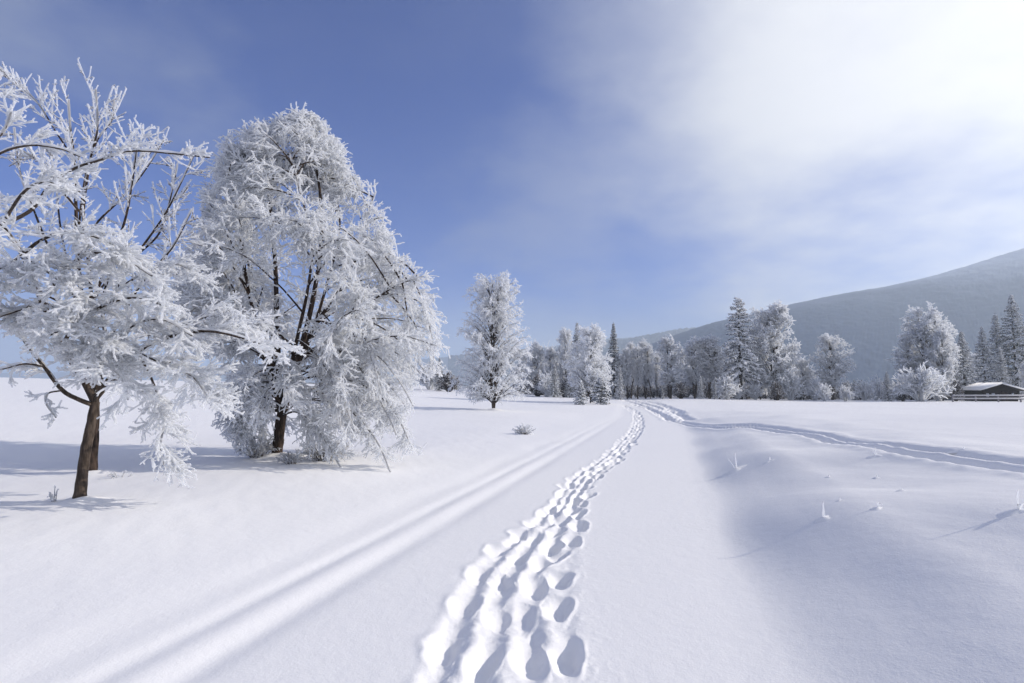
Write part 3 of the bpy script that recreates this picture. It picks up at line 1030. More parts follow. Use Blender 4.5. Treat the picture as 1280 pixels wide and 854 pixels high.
def bush_meshes(seed, H, Rr, rr=.03, n=40, mat=None, nsec=5, nter=3, lean=0.0, stem_mat=None):
    rng = np.random.default_rng(seed)
    az = rng.random(n) * 6.283
    e = rng.uniform(.25, 1.45, n)
    ln = rng.uniform(.6, 1, n)
    T = np.stack([Rr * ln * np.cos(e) * np.cos(az) + lean, Rr * ln * np.cos(e) * np.sin(az), H * ln * np.sin(e)], 1)
    O = np.stack([.08 * Rr * np.cos(az), .08 * Rr * np.sin(az), np.full(n, -.08)], 1)
    mid = O * .5 + T * .5; mid[:, 2] += .18 * H
    B = bez(O, mid, T, 7)
    v, q = tubes(B, taper_r(B, rr * .7, rr * .3), 4)
    stems = quad_mesh('stems', v, q, [stem_mat or M_BARK_FAR])
    sc = max(H, Rr)
    sec = spawn(rng, B, nsec, .25, 1, (28, 60), (.16 * sc, .34 * sc), 5, up=-.1, wig=.22, taper=.3)
    ter = spawn(rng, sec, nter, .2, 1, (30, 60), (.07 * sc, .16 * sc), 4, up=-.1, wig=.25, taper=.3)
    c2 = np.array([0, 0, rr * .2])
    sets = [tubes(B[:, 2:] + c2, taper_r(B[:, 2:], rr, rr * .9, rng, .25), 5, .15, rng),
            tubes(sec, taper_r(sec, rr * .85, rr * .7, rng, .28), 5, .15, rng),
            tubes(ter, taper_r(ter, rr * .75, rr * .55, rng, .3), 5, .15, rng)]
    crown = quad_mesh('crown', *join(sets), [mat or M_RIME_FAR])
    return stems, crown


def put(kind, meshes, loc, label, cat, group=None, s=(1, 1, 1), rz=0.0):
    o = empty(kind, loc, rz)
    o.scale = s
    tag(o, label, cat, group)
    nm = 'stems' if meshes[0].name.startswith('stems') else 'trunk'
    link(nm, meshes[0], o)
    link('crown', meshes[1], o)
    return o


# --- the birch standing alone on the bank
pb = place(617, 513)
mp = pb[1] / F
Hb = (513 - 338) * mp
pr = profile([(0, .8 * 1.0), (.06, 40 * mp), (.16, 56 * mp), (.30, 55 * mp), (.48, 52 * mp), (.62, 42 * mp), (.76, 36 * mp), (.9, 30 * mp), (1, 16 * mp)])
mb = broad_meshes(61, Hb, pr, stems=2, bare=.10, boughs=170, nsec=8, nter=5, ntw=2, rr=(.022, .019, .017), droop=-.55, rise=.75, lsec=(.35, .8), lter=(.16, .36), ltw=(.08, .17),
                  stem_spread=.035, spring=.30, rime=M_RIME, r_trunk=.11)
put('birch', mb, pb, 'lone frosted birch with weeping crown and two dark upright stems, standing on the open bank', 'tree', None, rz=.3)

# --- the smaller tree at the crest of the track, with young spruces under it
pc = place(738, 503.5)
mp = pc[1] / F
Hc = (503 - 408) * mp
pr = profile([(0, 10 * mp), (.15, 24 * mp), (.35, 34 * mp), (.6, 34 * mp), (.8, 27 * mp), (1, 12 * mp)])
mc = broad_meshes(62, Hc, pr, stems=3, bare=.14, boughs=110, nsec=7, nter=5, ntw=1, rr=(.04, .034, .03), droop=-.3, rise=.8, lsec=(.5, 1.1), lter=(.25, .5), ltw=(.12, .25),
                  stem_spread=.07, rime=M_RIME, r_trunk=.14)
put('frosted_tree', mc, pc, 'small fan-shaped frosted tree at the crest of the track, left of the darkest spruce', 'tree', rz=1.0)
SPR_S = spruce_meshes(71, 3.0, 1.15, tw_r=.05, whorl=.22)
SPR_W = spruce_meshes(72, 3.0, 1.25, tw_r=.06, whorl=.22, mat=mat_rime('snow_laden_needles', -.05, bark=(.022, .032, .034), scale=3.5, trans=.1))
for px, py, h, w, mset, lab in ((726, 506, 30, 1.1, SPR_S, 'knee-high grey-green young spruce at the left foot of the fan-shaped frosted tree'),
                                (751, 505.5, 34, 1.25, SPR_W, 'snow-laden young spruce drooping at the right foot of the fan-shaped frosted tree')):
    p = place(px, py); hh = h * p[1] / F
    put('young_spruce', mset, p, lab, 'tree', 'young spruces at the foot of the fan-shaped tree', (hh / 3 * w, hh / 3 * w, hh / 3), rz=px)

# --- prototypes of the wood (unit height 10 m)
def PF(*r): return profile([(a, b) for a, b in r])


BROAD = [broad_meshes(101, 10, PF((0, 1.5), (.25, 2.6), (.5, 3.3), (.75, 3.0), (.92, 1.9), (1, 1.0)), stems=2, bare=.16, boughs=95, nsec=7, nter=5, ntw=1, rr=(.06, .05, .044), droop=-.2, rise=.9, lsec=(.6, 1.3), lter=(.3, .6), ltw=(.12, .28)),
         broad_meshes(102, 10, PF((0, 1.0), (.2, 2.6), (.45, 3.1), (.7, 2.9), (.9, 2.0), (1, .9)), stems=3, bare=.12, boughs=95, nsec=7, nter=5, ntw=1, rr=(.06, .05, .044), droop=-.35, rise=.8, lsec=(.6, 1.3), lter=(.3, .6), ltw=(.12, .28), stem_spread=.09),
         broad_meshes(103, 10, PF((0, .5), (.3, 2.3), (.55, 3.6), (.78, 3.2), (.94, 2.0), (1, 1.2)), stems=1, bare=.25, boughs=85, nsec=6, nter=5, ntw=1, rr=(.06, .05, .044), droop=-.2, rise=1.0, lsec=(.6, 1.3), lter=(.3, .6), ltw=(.12, .28), r_trunk=.2)]
SLIM = [broad_meshes(111, 10, PF((0, .5), (.3, .7), (.55, 1.2), (.8, 1.25), (.95, .7), (1, .4)), stems=1, bare=.30, boughs=55, nsec=6, nter=4, ntw=1, rr=(.045, .038, .034), droop=.0, rise=1.5, lsec=(.5, 1.0), lter=(.25, .5), ltw=(.1, .25), r_trunk=.13, rime=M_RIME_THIN, spring=.1),
        broad_meshes(112, 10, PF((0, .4), (.25, .8), (.5, 1.4), (.75, 1.5), (.93, .9), (1, .4)), stems=2, bare=.25, boughs=65, nsec=6, nter=4, ntw=1, rr=(.05, .042, .036), droop=-.15, rise=1.3, lsec=(.5, 1.0), lter=(.25, .5), ltw=(.1, .25), r_trunk=.15, stem_spread=.03, rime=M_RIME_FAR, spring=.15),
        broad_meshes(113, 10, PF((0, .3), (.35, .6), (.6, 1.0), (.85, 1.1), (.96, .6), (1, .3)), stems=1, bare=.38, boughs=45, nsec=6, nter=4, ntw=1, rr=(.045, .038, .034), droop=.0, rise=1.6, lsec=(.45, .9), lter=(.25, .5), ltw=(.1, .25), r_trunk=.12, rime=M_RIME_THIN, spring=.1, lean=.03)]
SPR = [spruce_meshes(121, 12, 2.5), spruce_meshes(122, 12, 2.1, mat=M_NEEDLE_D), spruce_meshes(123, 12, 2.9, bare=.05, thin=.92)]
PINE = spruce_meshes(124, 12, 2.5, bare=.20, power=.6, thin=.85, whorl=.45, tw_r=.085, drop=.8, mat=mat_rime('frosted_needles', -.65, bark=(.03, .036, .034), scale=2.5, trans=.2))
BUSH = [bush_meshes(131, 3, 1.9, rr=.055, n=40, nsec=6, stem_mat=M_RIME_THIN), bush_meshes(132, 3, 2.4, rr=.055, n=42, nsec=6, stem_mat=M_RIME_THIN), bush_meshes(133, 3, 1.6, rr=.045, n=36, mat=M_RIME_THIN, stem_mat=M_RIME_THIN)]
BUSH_DARK = bush_meshes(134, 3, 1.8, rr=.055, n=55, mat=mat_rime('brown_brush', .35, bark=(.06, .048, .042), scale=4, trans=.15))

FARG = 'trees along the edge of the wood'
KIND = {'B': ('frosted_tree', 'tree', 10.0), 'S': ('spruce', 'tree', 12.0), 'L': ('slender_tree', 'tree', 10.0), 'U': ('frosted_bush', 'bush', 3.0), 'P': ('pine', 'tree', 12.0), 'D': ('bare_bush', 'bush', 3.0)}
PROTO = {'B': BROAD, 'S': SPR, 'L': SLIM, 'U': BUSH, 'P': [PINE], 'D': [BUSH_DARK]}
rngf = random.Random(9)
# code, variant, px of the foot, depth, py of the top, width factor, label
WOOD = [
    ('S', 1, 549, 88, 446, 1.25, 'dark low spruce showing in the gap between the largest tree and the lone birch'),
    ('D', 0, 561, 84, 466, 1.4, 'dark brush hugging the left edge of the lone birch'),
    ('U', 0, 538, 96, 452, 1.2, 'grey frosted bush half hidden behind the right edge of the largest tree'),
    ('B', 1, 668, 96, 428, .85, 'hazy grey frosted tree just right of the lone birch'),
    ('B', 0, 690, 102, 436, .8, 'faint frosted tree behind the white-ribbed small spruce'),
    ('D', 0, 672, 84, 470, 1.3, 'dark brown brush at the right foot of the lone birch'),
    ('U', 2, 683, 82, 466, 1.0, 'pale thin bush right beside the crown of the lone birch'),
    ('S', 0, 693, 80, 455, 1.35, 'small spruce with white ribs standing alone between the birch and the fan-shaped tree'),
    ('D', 0, 706, 86, 474, 1.2, 'dark brush between the white-ribbed small spruce and the fan-shaped tree'),
    ('S', 2, 712, 82, 462, 1.2, 'small frosted spruce left of the fan-shaped tree with a bare stem at its foot'),
    ('S', 0, 722, 96, 402, .95, 'tall pointed spruce rising behind the left side of the fan-shaped tree'),
    ('B', 2, 707, 100, 412, .6, 'pale frosted tree behind, left of the tall pointed spruce by the fan-shaped tree'),
    ('S', 1, 768, 86, 402, .95, 'dark pointed spruce standing right of the fan-shaped tree, darkest of the wood'),
    ('S', 0, 775, 80, 457, .9, 'bluish young spruce at the foot of the darkest spruce'),
    ('D', 0, 757, 88, 462, 1.0, 'brown brush between the fan-shaped tree and the darkest spruce'),
    ('L', 0, 784, 86, 432, 1.0, 'slender frosted tree nearest to the darkest spruce, first of the thin row'),
    ('L', 2, 789, 90, 428, 1.0, 'slender frosted tree second from the darkest spruce'),
    ('L', 0, 797, 86, 430, 1.1, 'slender frosted tree third from the darkest spruce, single straight trunk'),
    ('L', 1, 807, 88, 424, 1.1, 'slender twin-stemmed frosted tree in the middle of the thin row by the darkest spruce'),
    ('L', 2, 813, 86, 432, 1.0, 'slender frosted tree with the tallest bare trunk at the right end of the thin row'),
    ('L', 0, 821, 92, 440, .9, 'short slender tree filling the gap before the tight twin-trunk frosted tree'),
    ('L', 1, 838, 84, 419, 1.55, 'full white tree with two close dark trunks between the darkest spruce and pine'),
    ('S', 1, 828, 80, 480, .95, 'tiny dark spruce left of the two close dark trunks'),
    ('D', 0, 851, 82, 478, .95, 'rounded brown brush right of the two close dark trunks'),
    ('U', 1, 856, 94, 452, .9, 'pale frosted bush in shade behind the rounded brown brush'),
    ('L', 1, 868, 86, 421, 1.35, 'frosted tree with a dark double trunk beside a bluish young spruce'),
    ('S', 0, 876, 80, 469, 1.05, 'bluish young spruce at the foot of the dark double trunk'),
    ('L', 0, 887, 86, 417, 1.7, 'wide-topped slender tree with one long bare trunk, between two young spruces'),
    ('L', 2, 899, 85, 432, 1.4, 'slanting slender tree leaning right, left of the pine'),
    ('S', 1, 893, 80, 474, .9, 'dark young spruce touching the slanting slender tree'),
    ('B', 0, 912, 94, 432, .6, 'greyish frosted tree tucked between the slanting slender tree and the pine'),
    ('U', 0, 908, 82, 468, .9, 'grey frosted bush left of the foot of the pine'),
    ('P', 0, 926, 86, 372, 1.30, 'tallest tree of the wood, a ragged pine with bare lower trunk, crooked tip'),
    ('U', 1, 921, 84, 480, .8, 'bright frosted bush at the foot of the pine'),
    ('B', 0, 968, 86, 381, .92, 'large round-crowned frosted tree directly right of the tall pine'),
    ('B', 1, 950, 90, 395, .62, 'frosted tree squeezed between the tall pine and the large round crown'),
    ('D', 0, 971, 82, 478, .8, 'dark brush at the foot of the large round-crowned tree'),
    ('U', 0, 944, 84, 478, .9, 'white frosted bush right of the pine trunk'),
    ('U', 1, 988, 84, 466, .85, 'spreading frosted bush at the right foot of the large round-crowned tree'),
    ('B', 2, 1004, 88, 450, .9, 'short frosted tree between the large round crown and the small round-topped tree'),
    ('U', 2, 1018, 84, 470, .9, 'thin pale bush left of the small round-topped tree'),
    ('B', 2, 1040, 86, 420, .98, 'small round-topped frosted tree on one clear stem, alone against the dark hill'),
    ('U', 0, 1030, 80, 478, .7, 'low frosted bush under the small round-topped tree'),
    ('U', 1, 1056, 80, 482, .85, 'low white bush just right of the small round-topped tree'),
    ('S', 2, 1068, 86, 474, 1.1, 'squat snowy spruce third in the low row below the hill'),
    ('U', 0, 1080, 84, 475, .9, 'frosted bush in the middle of the low row below the hill'),
    ('U', 2, 1094, 88, 472, .85, 'thin frosted bush left of the snowy conical spruce of the low row'),
    ('S', 2, 1109, 80, 464, 1.15, 'snowy conical young spruce at the right end of the low row'),
    ('U', 1, 1122, 84, 478, .8, 'low frosted bush between the conical young spruce and the widest frosted tree'),
    ('B', 1, 1160, 88, 386, 1.12, 'widest frosted tree at the right, a broad crown on two dark trunks'),
    ('B', 0, 1178, 84, 412, .7, 'frosted tree with a thick dark trunk in front of the widest crown'),
    ('B', 2, 1138, 90, 420, .62, 'frosted tree with reaching left branches at the left side of the widest crown'),
    ('U', 1, 1150, 78, 456, 1.0, 'large grey bush in front of the widest frosted tree'),
    ('U', 2, 1172, 80, 464, 1.1, 'large grey bush in front of the thick dark trunk near the cabin'),
    ('D', 0, 1128, 80, 484, .9, 'dark scrub at the left foot of the widest frosted tree'),
    ('D', 0, 1194, 79, 476, .7, 'brown scrub between the large grey bushes and the cabin'),
    ('S', 0, 1206, 88, 413, 1.1, 'shaded spruce left of the cabin, beside the widest frosted tree'),
    ('S', 2, 1232, 94, 408, 1.0, 'spruce behind the cabin roof, shortest of the tall group'),
    ('S', 0, 1250, 96, 391, 1.0, 'middle one of the tall spruces behind the cabin'),
    ('S', 2, 1272, 94, 368, 1.05, 'tallest spruce behind the cabin, at the right edge'),
    ('S', 0, 1253, 88, 432, 1.0, 'bluish young spruce right behind the cabin ridge'),
    ('S', 1, 1296, 92, 388, 1.0, 'spruce cut by the right edge of the photo behind the cabin'),
    ('B', 0, 1284, 84, 452, .6, 'frosted tree at the right end of the cabin'),
]
# a second, hazier rank behind, filling between the trunks
for k, (px, top, lab) in enumerate([
        (655, 440, 'hazy frosted tree of the back rank behind the lone birch'), (679, 446, 'hazy low tree of the back rank between the birch and the white-ribbed spruce'),
        (742, 428, 'hazy frosted tree of the back rank hidden behind the fan-shaped tree'), (780, 440, 'hazy frosted tree of the back rank behind the thin row, close to the darkest spruce'),
        (802, 441, 'hazy frosted tree of the back rank behind the middle of the thin row'), (822, 440, 'hazy frosted tree of the back rank behind the right end of the thin row'),
        (849, 436, 'hazy frosted tree of the back rank right of the two close dark trunks'), (861, 442, 'hazy frosted tree of the back rank left of the dark double trunk'),
        (879, 440, 'hazy frosted tree of the back rank behind the bluish young spruce'), (895, 436, 'hazy frosted tree of the back rank behind the slanting slender tree'),
        (908, 440, 'hazy frosted tree of the back rank left of the pine'), (938, 430, 'hazy frosted tree of the back rank right behind the pine trunk'),
        (985, 432, 'hazy frosted tree of the back rank under the right side of the large round crown'), (1014, 462, 'hazy low tree of the back rank left of the small round-topped tree'),
        (1192, 432, 'hazy frosted tree of the back rank between the widest crown and the shaded spruce'), (1219, 440, 'hazy frosted tree of the back rank above the left end of the cabin')]):
    WOOD.append((('B', 'L')[k % 2], k % 3, px, 108 + (k * 5) % 13, top, 1.0 if k % 2 == 0 else 1.9, lab))
for code, var, px, Y, top, wf, lab in WOOD:
    kind, cat, h0 = KIND[code]
    p = at_depth(px, Y)
    ztop = W(px, top, Y)[2]
    h = max(.6, ztop - p[2])
    s = h / h0
    ws = s * wf * rngf.uniform(.95, 1.05)
    p[2] -= .05
    put(kind, PROTO[code][var % len(PROTO[code])], p, lab, cat, FARG if cat == 'tree' else 'bushes along the edge of the wood', (ws, ws, s), rz=rngf.uniform(0, 6.28))

# --- the mass of the wood behind the first ranks, and the scrub on its floor
def wood_mass(name, label, n, pxr, dr, hr, wr, seed, mat, nb, r):
    rng = np.random.default_rng(seed)
    Bs = []
    for k in range(n):
        px = rng.uniform(*pxr); Y = rng.uniform(*dr)
        p = at_depth(px, Y)
        h = rng.uniform(*hr) * (.6 + .8 * rng.random()); w = h * rng.uniform(*wr)
        az = rng.random(nb) * 6.283; e = rng.uniform(.15, 1, nb)
        T = np.stack([w * e * np.cos(az), w * e * np.sin(az), h * (1.02 - .55 * e ** 2) * rng.uniform(.6, 1, nb)], 1)
        O = np.stack([T[:, 0] * .12, T[:, 1] * .12, T[:, 2] * .25 * rng.random(nb) - .1], 1)
        mid = O * .5 + T * .5; mid[:, 2] += .1 * h
        Bs.append(bez(O, mid, T, 6) + p)
    B = np.concatenate(Bs)
    L1 = np.linalg.norm(B[:, -1] - B[:, 0], axis=1)
    c = spawn(rng, B, 6, .2, 1, (25, 60), (.16, .34), 5, up=-.1, wig=.2, taper=.3)
    c = c[:, :1] + (c - c[:, :1]) * np.repeat(L1, 6)[:, None, None]
    v, q = join([tubes(B, taper_r(B, r, r * .8, rng, .25), 4, .15, rng), tubes(c, taper_r(c, r * .85, r * .6, rng, .25), 4, .15, rng)])
    o = link(name, quad_mesh(name, v, q, [mat]))
    tag(o, label, kind='stuff')


wood_mass('undergrowth', 'frosted scrub covering the floor of the wood between the trunks', 230, (650, 1230), (91, 104), (1.6, 3.0), (.5, .9), 401, mat_rime('scrub_rime', .05, bark=(.06, .05, .047), scale=4, trans=.2), 26, .045)
wood_mass('distant_wood', 'hazy mass of frosted woodland behind the first trees', 120, (640, 1010), (112, 150), (4.5, 8.5), (.22, .40), 402, M_RIME_THIN, 34, .06)

# ------------------------------------------------------------------ cabin and its fence
def cabin():
    p = at_depth(1250, 80)
    root = empty('wooden_cabin', p, R_(-11))
    tag(root, 'low dark wooden cabin with a snow-covered gable roof under the spruces at the right edge', 'cabin')
    wood = mat_plain('dark_planks', (.016, .011, .010), .8, .35, 4)
    pale = mat_plain('weathered_white', (.55, .56, .60), .7, .15, 4)
    glass = mat_plain('window_glass', (.30, .34, .40), .2, .1, 3)
    a, l, e, g = 2.1, 4.6, 1.60, 2.30          # half gable, length, eave and ridge heights
    # walls: gable end at y=0 facing -y, body goes back to y=l
    V = [(-a, 0, -.3), (a, 0, -.3), (a, 0, e), (0, 0, g), (-a, 0, e), (-a, l, -.3), (a, l, -.3), (a, l, e), (0, l, g), (-a, l, e)]
    Fc = [(0, 1, 2, 3, 4), (9, 8, 7, 6, 5), (0, 4, 9, 5), (1, 6, 7, 2)]
    me = bpy.data.meshes.new('wall'); me.from_pydata(V, [], Fc); me.materials.append(wood); me.update()
    link('wall', me, root)

    def slab(th, ov, lift, m, name, par):
        sl = (g - e) / a
        V, Q = [], []
        for sgn in (-1, 1):
            o = len(V)
            for y in (-ov, l + ov):
                for x, dz in ((0, 0), (a + ov, 0)):
                    z = g - sl * x + lift
                    V += [(sgn * x, y, z), (sgn * x, y, z + th)]
            # order: y0 ridge lo,hi, eave lo,hi ; y1 ...
            Q += [(o + 1, o + 3, o + 7, o + 5), (o, o + 4, o + 6, o + 2), (o, o + 2, o + 3, o + 1), (o + 4, o + 5, o + 7, o + 6), (o + 2, o + 6, o + 7, o + 3), (o, o + 1, o + 5, o + 4)]
        return link(name, quad_mesh(name, np.array(V), np.array(Q), [m], False), par)
    rf = slab(.10, .55, .02, wood, 'roof', root)
    slab(.22, .60, .122, M_SNOW, 'snow_cover', rf)
    for x, z, w, h in ((-1.6, .85, .3, .5), (-.9, .95, .35, .3), (1.5, .95, .25, .4)):
        w_ = link('window', boxes_mesh('window', [(x, -.03, z, w, .06, h)], [pale]), root)
        link('pane', boxes_mesh('pane', [(x, -.065, z, w * .7, .02, h * .7)], [glass]), w_)
    link('door', boxes_mesh('door', [(.45, -.025, .55, .85, .05, 1.6)], [mat_plain('door_planks', (.04, .026, .02), .8, .3, 5)]), root)
    return p


cabin()


def fence():
    p0 = at_depth(1190, 74); p1 = at_depth(1330, 76)
    n = 6
    root = empty('rail_fence', (p0 + p1) / 2)
    tag(root, 'low two-rail wooden fence with snow on its rails in front of the dark cabin', 'fence')
    wood = mat_plain('grey_rails', (.24, .23, .25), .8, .25, 5)
    d = p1 - p0
    L_ = float(np.hypot(d[0], d[1])); ang = math.atan2(d[1], d[0])
    c = (p0 + p1) / 2
    for k in range(n):
        q = p0 + d * (k / (n - 1)) - c
        link('post', boxes_mesh('post', [(q[0], q[1], .38, .13, .13, 1.15, ang)], [wood]), root)
    for z in (.38, .78):
        r = link('rail', boxes_mesh('rail', [(0.09 * math.sin(ang), -.09 * math.cos(ang), z, L_, .05, .12, ang)], [wood]), root)
        link('snow_cover', boxes_mesh('snow_cover', [(0.09 * math.sin(ang), -.09 * math.cos(ang), z + .103, L_, .09, .08, ang)], [M_SNOW]), r)


fence()

# ------------------------------------------------------------------ small growth in the snow
def low_shrub(px, py, hpx, wpx, label, seed, n=26, rr=.012, cat='bush', dark=False, nsec=4):
    p = place(px, py); m_ = p[1] / F
    ms = bush_meshes(seed, hpx * m_, wpx * m_ / 2, rr=rr, n=n, nsec=nsec, nter=3, mat=M_RIME_UP if dark else M_RIME)
    return put('frosted_shrub', ms, p, label, cat, 'low frosted shrubs in the snow', rz=seed)


low_shrub(655, 543, 15, 34, 'small frosted shrub on the open bank below the lone birch', 201, n=22, rr=.016)
low_shrub(322, 573, 34, 70, 'grey frosted undergrowth at the left of the largest tree trunk', 202, n=46, rr=.010, dark=True)
low_shrub(405, 576, 36, 74, 'dense frosted undergrowth at the right of the largest tree trunk', 203, n=50, rr=.010, dark=True)
low_shrub(365, 580, 20, 44, 'low twiggy undergrowth in front of the largest tree trunk', 206, n=24, rr=.008, dark=True)
low_shrub(150, 597, 11, 34, 'tiny frosted weeds right of the dark short trunk', 204, n=9, rr=.007, nsec=2)
low_shrub(68, 628, 18, 22, 'frosted dry stalks left of the thick brown trunk', 205, n=6, rr=.008, nsec=2)


def stalk(px, py, h, label, seed, n=1, mound=.10, spread=.3, r=.008):
    """a snow-capped stem pushing out of a small drift"""
    rng = np.random.default_rng(seed)
    p = place(px, py); m_ = p[1] / F
    root = empty('snowy_stalk', p)
    tag(root, label, 'plant', 'stalks poking out of the right bank')
    # drift
    na = 20
    V = []; Q = []
    k = 10
    for i in range(k):
        f = i / (k - 1)
        rr_ = mound * 2.6 * f
        for j in range(na):
            a = j * 2 * PI / na
            e = 1 + .22 * math.sin(2 * a + seed) + .15 * math.sin(3 * a + 2 * seed) + rng.normal(0, .02)
            x = rr_ * e * math.cos(a) * 1.25 - .3 * mound * (1 - f); y = rr_ * e * math.sin(a)
            z = mound * .40 * (math.exp(-(f * 2.0) ** 2 * (1.0 + .4 * math.cos(a))) - .03) - .02 * f
            V.append((x, y, z + float(hz0(np.array([p[0] + x]), np.array([p[1] + y]))[0]) - p[2]))
    for i in range(k - 1):
        for j in range(na):
            Q.append((i * na + j, (i + 1) * na + j, (i + 1) * na + (j + 1) % na, i * na + (j + 1) % na))
    link('drift', quad_mesh('drift', np.array(V), np.array(Q), [M_SNOW]), root)
    H = h * m_
    P = []
    for i in range(n):
        a = rng.random() * 6.28
        lean = spread * (0.15 if i == 0 else rng.uniform(.5, 1.1))
        tip = np.array([math.cos(a) * lean * H, math.sin(a) * lean * H, H * (1 if i == 0 else rng.uniform(.35, .8))])
        P.append(catmull([(rng.normal(0, .01), rng.normal(0, .01), -.05), tip * .5 + rng.normal(0, .04 * H, 3), tip], 9))
    P = np.stack(P)
    v, q = tubes(P, taper_r(P, r * 1.5, r * .8, rng, .3), 6, .2, rng)
    link('stem', quad_mesh('stem', v, q, [M_RIME_UP]), root)


stalk(1030, 649, 20, 'single upright snow-capped stub throwing a long thin shadow down the bank', 301, 2, .06, .25, .008)
stalk(921, 587, 20, 'thin upright stalk on a small drift near the top of the bank', 302, 3, .11, .45, .005)
stalk(962, 577, 5, 'little snow knob with a dark side right of the thin upright stalk', 303, 2, .06, .4, .008)
stalk(1097, 571, 11, 'crossed pair of thin stalks just below the sledge track', 304, 4, .07, .9, .005)
stalk(1036, 597, 3, 'leftmost of two tiny snow knobs in the middle of the right field', 305, 1, .035, .3, .007)
stalk(1096, 598, 4, 'rightmost of two tiny snow knobs in the middle of the right field', 306, 1, .04, .6, .007)
stalk(1127, 614, 3, 'flat dark-edged snow knob below the tiny knobs of the right field', 307, 1, .045, .5, .006)
stalk(1097, 636, 8, 'short curved stalk with a sharp snowy point right of the upright stub', 308, 2, .045, .6, .009)
stalk(1050, 626, 3, 'small dark-edged knob above the upright stub', 309, 1, .035, .5, .007)
stalk(1273, 640, 26, 'bent stalks on a big drift at the right edge of the field', 310, 4, .07, .6, .007)
stalk(1205, 563, 4, 'lone tiny stub right beside the sledge track', 311, 1, .05, .3, .008)

# ------------------------------------------------------------------ light
SUN_AZ, SUN_EL = R_(83), R_(24.5)
sd = Vector((math.sin(SUN_AZ) * math.cos(SUN_EL), math.cos(SUN_AZ) * math.cos(SUN_EL), math.sin(SUN_EL)))
sl = bpy.data.lights.new('sun', 'SUN')
sl.energy = 3.95
sl.angle = R_(0.6)
sl.color = (1.0, 0.915, 0.80)
so = bpy.data.objects.new('sun', sl)
COL.objects.link(so)
so.rotation_euler = sd.to_track_quat('Z', 'Y').to_euler()


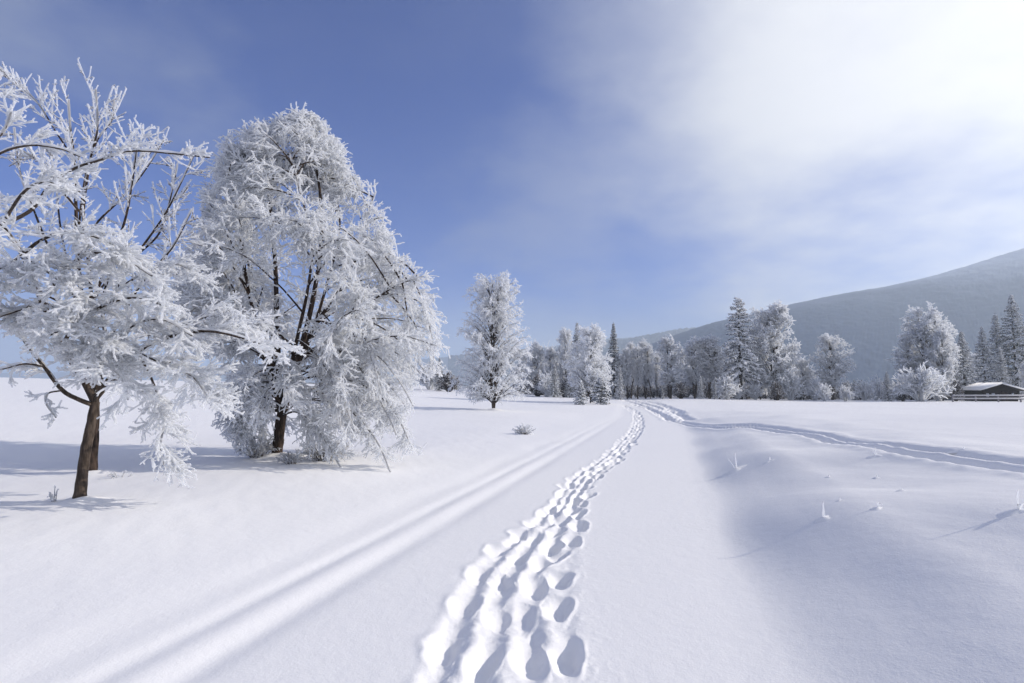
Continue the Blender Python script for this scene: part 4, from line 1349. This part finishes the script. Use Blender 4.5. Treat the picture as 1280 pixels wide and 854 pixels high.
def build_world():
    w = bpy.data.worlds.new('World')
    S.world = w
    w.use_nodes = True
    nt = w.node_tree
    for n in list(nt.nodes):
        nt.nodes.remove(n)
    out = nt.nodes.new('ShaderNodeOutputWorld')
    bg = nt.nodes.new('ShaderNodeBackground')
    bg.inputs[1].default_value = 0.1
    nt.links.new(bg.outputs[0], out.inputs[0])
    sky = nt.nodes.new('ShaderNodeTexSky')
    sky.sky_type = 'NISHITA'
    sky.sun_disc = False
    sky.sun_elevation = SUN_EL
    sky.sun_rotation = SUN_AZ
    sky.altitude = 900
    sky.air_density = 1.0
    sky.dust_density = 0.6
    sky.ozone_density = 2.5
    tc = nt.nodes.new('ShaderNodeTexCoord')
    nv = nt.nodes.new('ShaderNodeVectorMath'); nv.operation = 'NORMALIZE'
    nt.links.new(tc.outputs['Generated'], nv.inputs[0])
    D = nv.outputs[0]
    sep = nt.nodes.new('ShaderNodeSeparateXYZ')
    nt.links.new(D, sep.inputs[0])
    den = math_n(nt, 'ADD', math_n(nt, 'MAXIMUM', sep.outputs[2], 0.0), 0.22)
    cx = math_n(nt, 'DIVIDE', sep.outputs[0], den)
    cy = math_n(nt, 'DIVIDE', sep.outputs[1], den)
    cv = nt.nodes.new('ShaderNodeCombineXYZ')
    nt.links.new(cx, cv.inputs[0]); nt.links.new(cy, cv.inputs[1])
    CV = cv.outputs[0]
    n1 = noise(nt, CV, 0.85, 7, 0.52)
    n2 = noise(nt, CV, 2.4, 6, 0.5)

    def dot(v):
        d = nt.nodes.new('ShaderNodeVectorMath'); d.operation = 'DOT_PRODUCT'
        nt.links.new(D, d.inputs[0])
        d.inputs[1].default_value = v
        return d.outputs['Value']

    def direction(px, py):
        r = ray(px, py); r = r / np.linalg.norm(r)
        return tuple(r)
    nn = math_n(nt, 'ADD', math_n(nt, 'MULTIPLY', math_n(nt, 'SUBTRACT', n1, 0.5), 0.48), math_n(nt, 'MULTIPLY', math_n(nt, 'SUBTRACT', n2, 0.5), 0.16))
    # the bright bank of cloud in front of the sun
    a = math_n(nt, 'ADD', dot(direction(1260, 40)), nn)
    m1 = smooth(nt, a, 0.775, 1.02)
    # thin veil high on the left
    b_ = math_n(nt, 'ADD', dot(direction(-60, 20)), nn)
    m2 = smooth(nt, b_, 0.94, 1.07, 0, 0.75)
    c_ = math_n(nt, 'ADD', dot(direction(480, -160)), nn)
    m3 = smooth(nt, c_, 0.90, 1.08, 0, 0.14)
    d_ = math_n(nt, 'ADD', dot(direction(790, 270)), nn)
    m4 = smooth(nt, d_, 0.93, 1.05, 0, 0.42)
    mm = math_n(nt, 'MAXIMUM', math_n(nt, 'MAXIMUM', m1, m2), math_n(nt, 'MAXIMUM', m3, m4))
    # broken bright cloud, unseen, added behind the viewer to lift the tree fronts
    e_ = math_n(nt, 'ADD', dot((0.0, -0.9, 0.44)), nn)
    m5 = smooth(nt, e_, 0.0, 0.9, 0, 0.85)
    # cloud brightness rises towards the sun behind it
    sdot = dot(tuple(sd))
    glow = math_n(nt, 'POWER', math_n(nt, 'MAXIMUM', sdot, 0.0), 5.0)
    gl = smooth(nt, sdot, 0.10, 0.95)
    # cloud colour
    cc = nt.nodes.new('ShaderNodeMix'); cc.data_type = 'RGBA'
    nt.links.new(gl, cc.inputs[0])
    cc.inputs[6].default_value = (2.4, 2.75, 3.7, 1)
    cc.inputs[7].default_value = (9.2, 9.2, 9.3, 1)
    # pale haze low over the horizon
    hzn = smooth(nt, sep.outputs[2], 0.02, 0.20, 0.68, 0.0)
    hc = nt.nodes.new('ShaderNodeMix'); hc.data_type = 'RGBA'
    nt.links.new(smooth(nt, sdot, 0.5, 1.0), hc.inputs[0])
    hc.inputs[6].default_value = (2.9, 3.4, 4.8, 1)
    hc.inputs[7].default_value = (8.0, 8.2, 8.6, 1)
    # deep winter blue
    tint = nt.nodes.new('ShaderNodeMix'); tint.data_type = 'RGBA'; tint.blend_type = 'MULTIPLY'
    tint.inputs[0].default_value = 1.0
    nt.links.new(sky.outputs[0], tint.inputs[6])
    tint.inputs[7].default_value = (0.0, 0.29, 0.90, 1)
    mh = nt.nodes.new('ShaderNodeMix'); mh.data_type = 'RGBA'
    nt.links.new(hzn, mh.inputs[0])
    nt.links.new(tint.outputs[2], mh.inputs[6])
    nt.links.new(hc.outputs[2], mh.inputs[7])
    mx = nt.nodes.new('ShaderNodeMix'); mx.data_type = 'RGBA'
    nt.links.new(mm, mx.inputs[0])
    nt.links.new(mh.outputs[2], mx.inputs[6])
    nt.links.new(cc.outputs[2], mx.inputs[7])
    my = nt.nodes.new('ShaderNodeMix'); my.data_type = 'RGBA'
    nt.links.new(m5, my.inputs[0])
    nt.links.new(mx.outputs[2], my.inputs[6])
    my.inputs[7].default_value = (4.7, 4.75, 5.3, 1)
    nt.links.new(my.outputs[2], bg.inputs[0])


build_world()

# ------------------------------------------------------------------ haze
def build_haze():
    me = boxes_mesh('haze', [(0, 1900, 155, 9400, 5600, 430)], [])
    m, nt, out = new_mat('haze')
    pv = nt.nodes.new('ShaderNodeVolumePrincipled')
    pv.inputs['Color'].default_value = (0.76, 0.88, 1.0, 1)
    pv.inputs['Density'].default_value = 0.00040
    pv.inputs['Anisotropy'].default_value = 0.35
    nt.links.new(pv.outputs[0], out.inputs['Volume'])
    me.materials.append(m)
    o = link('haze', me)
    tag(o, kind='stuff')


build_haze()

# ------------------------------------------------------------------ render settings
S.view_settings.view_transform = 'Standard'
S.view_settings.look = 'None'
S.view_settings.gamma = 1.0
S.view_settings.exposure = 0.30
S.view_settings.use_curve_mapping = False
S.render.engine = 'CYCLES'
cy = S.cycles
cy.max_bounces = 8
cy.diffuse_bounces = 7
cy.glossy_bounces = 1
cy.transmission_bounces = 3
cy.transparent_max_bounces = 12
cy.volume_bounces = 1
cy.use_denoising = True
try:
    cy.denoiser = 'OPENIMAGEDENOISE'
    cy.denoising_input_passes = 'RGB_ALBEDO_NORMAL'
except Exception:
    pass
cy.sample_clamp_indirect = 8
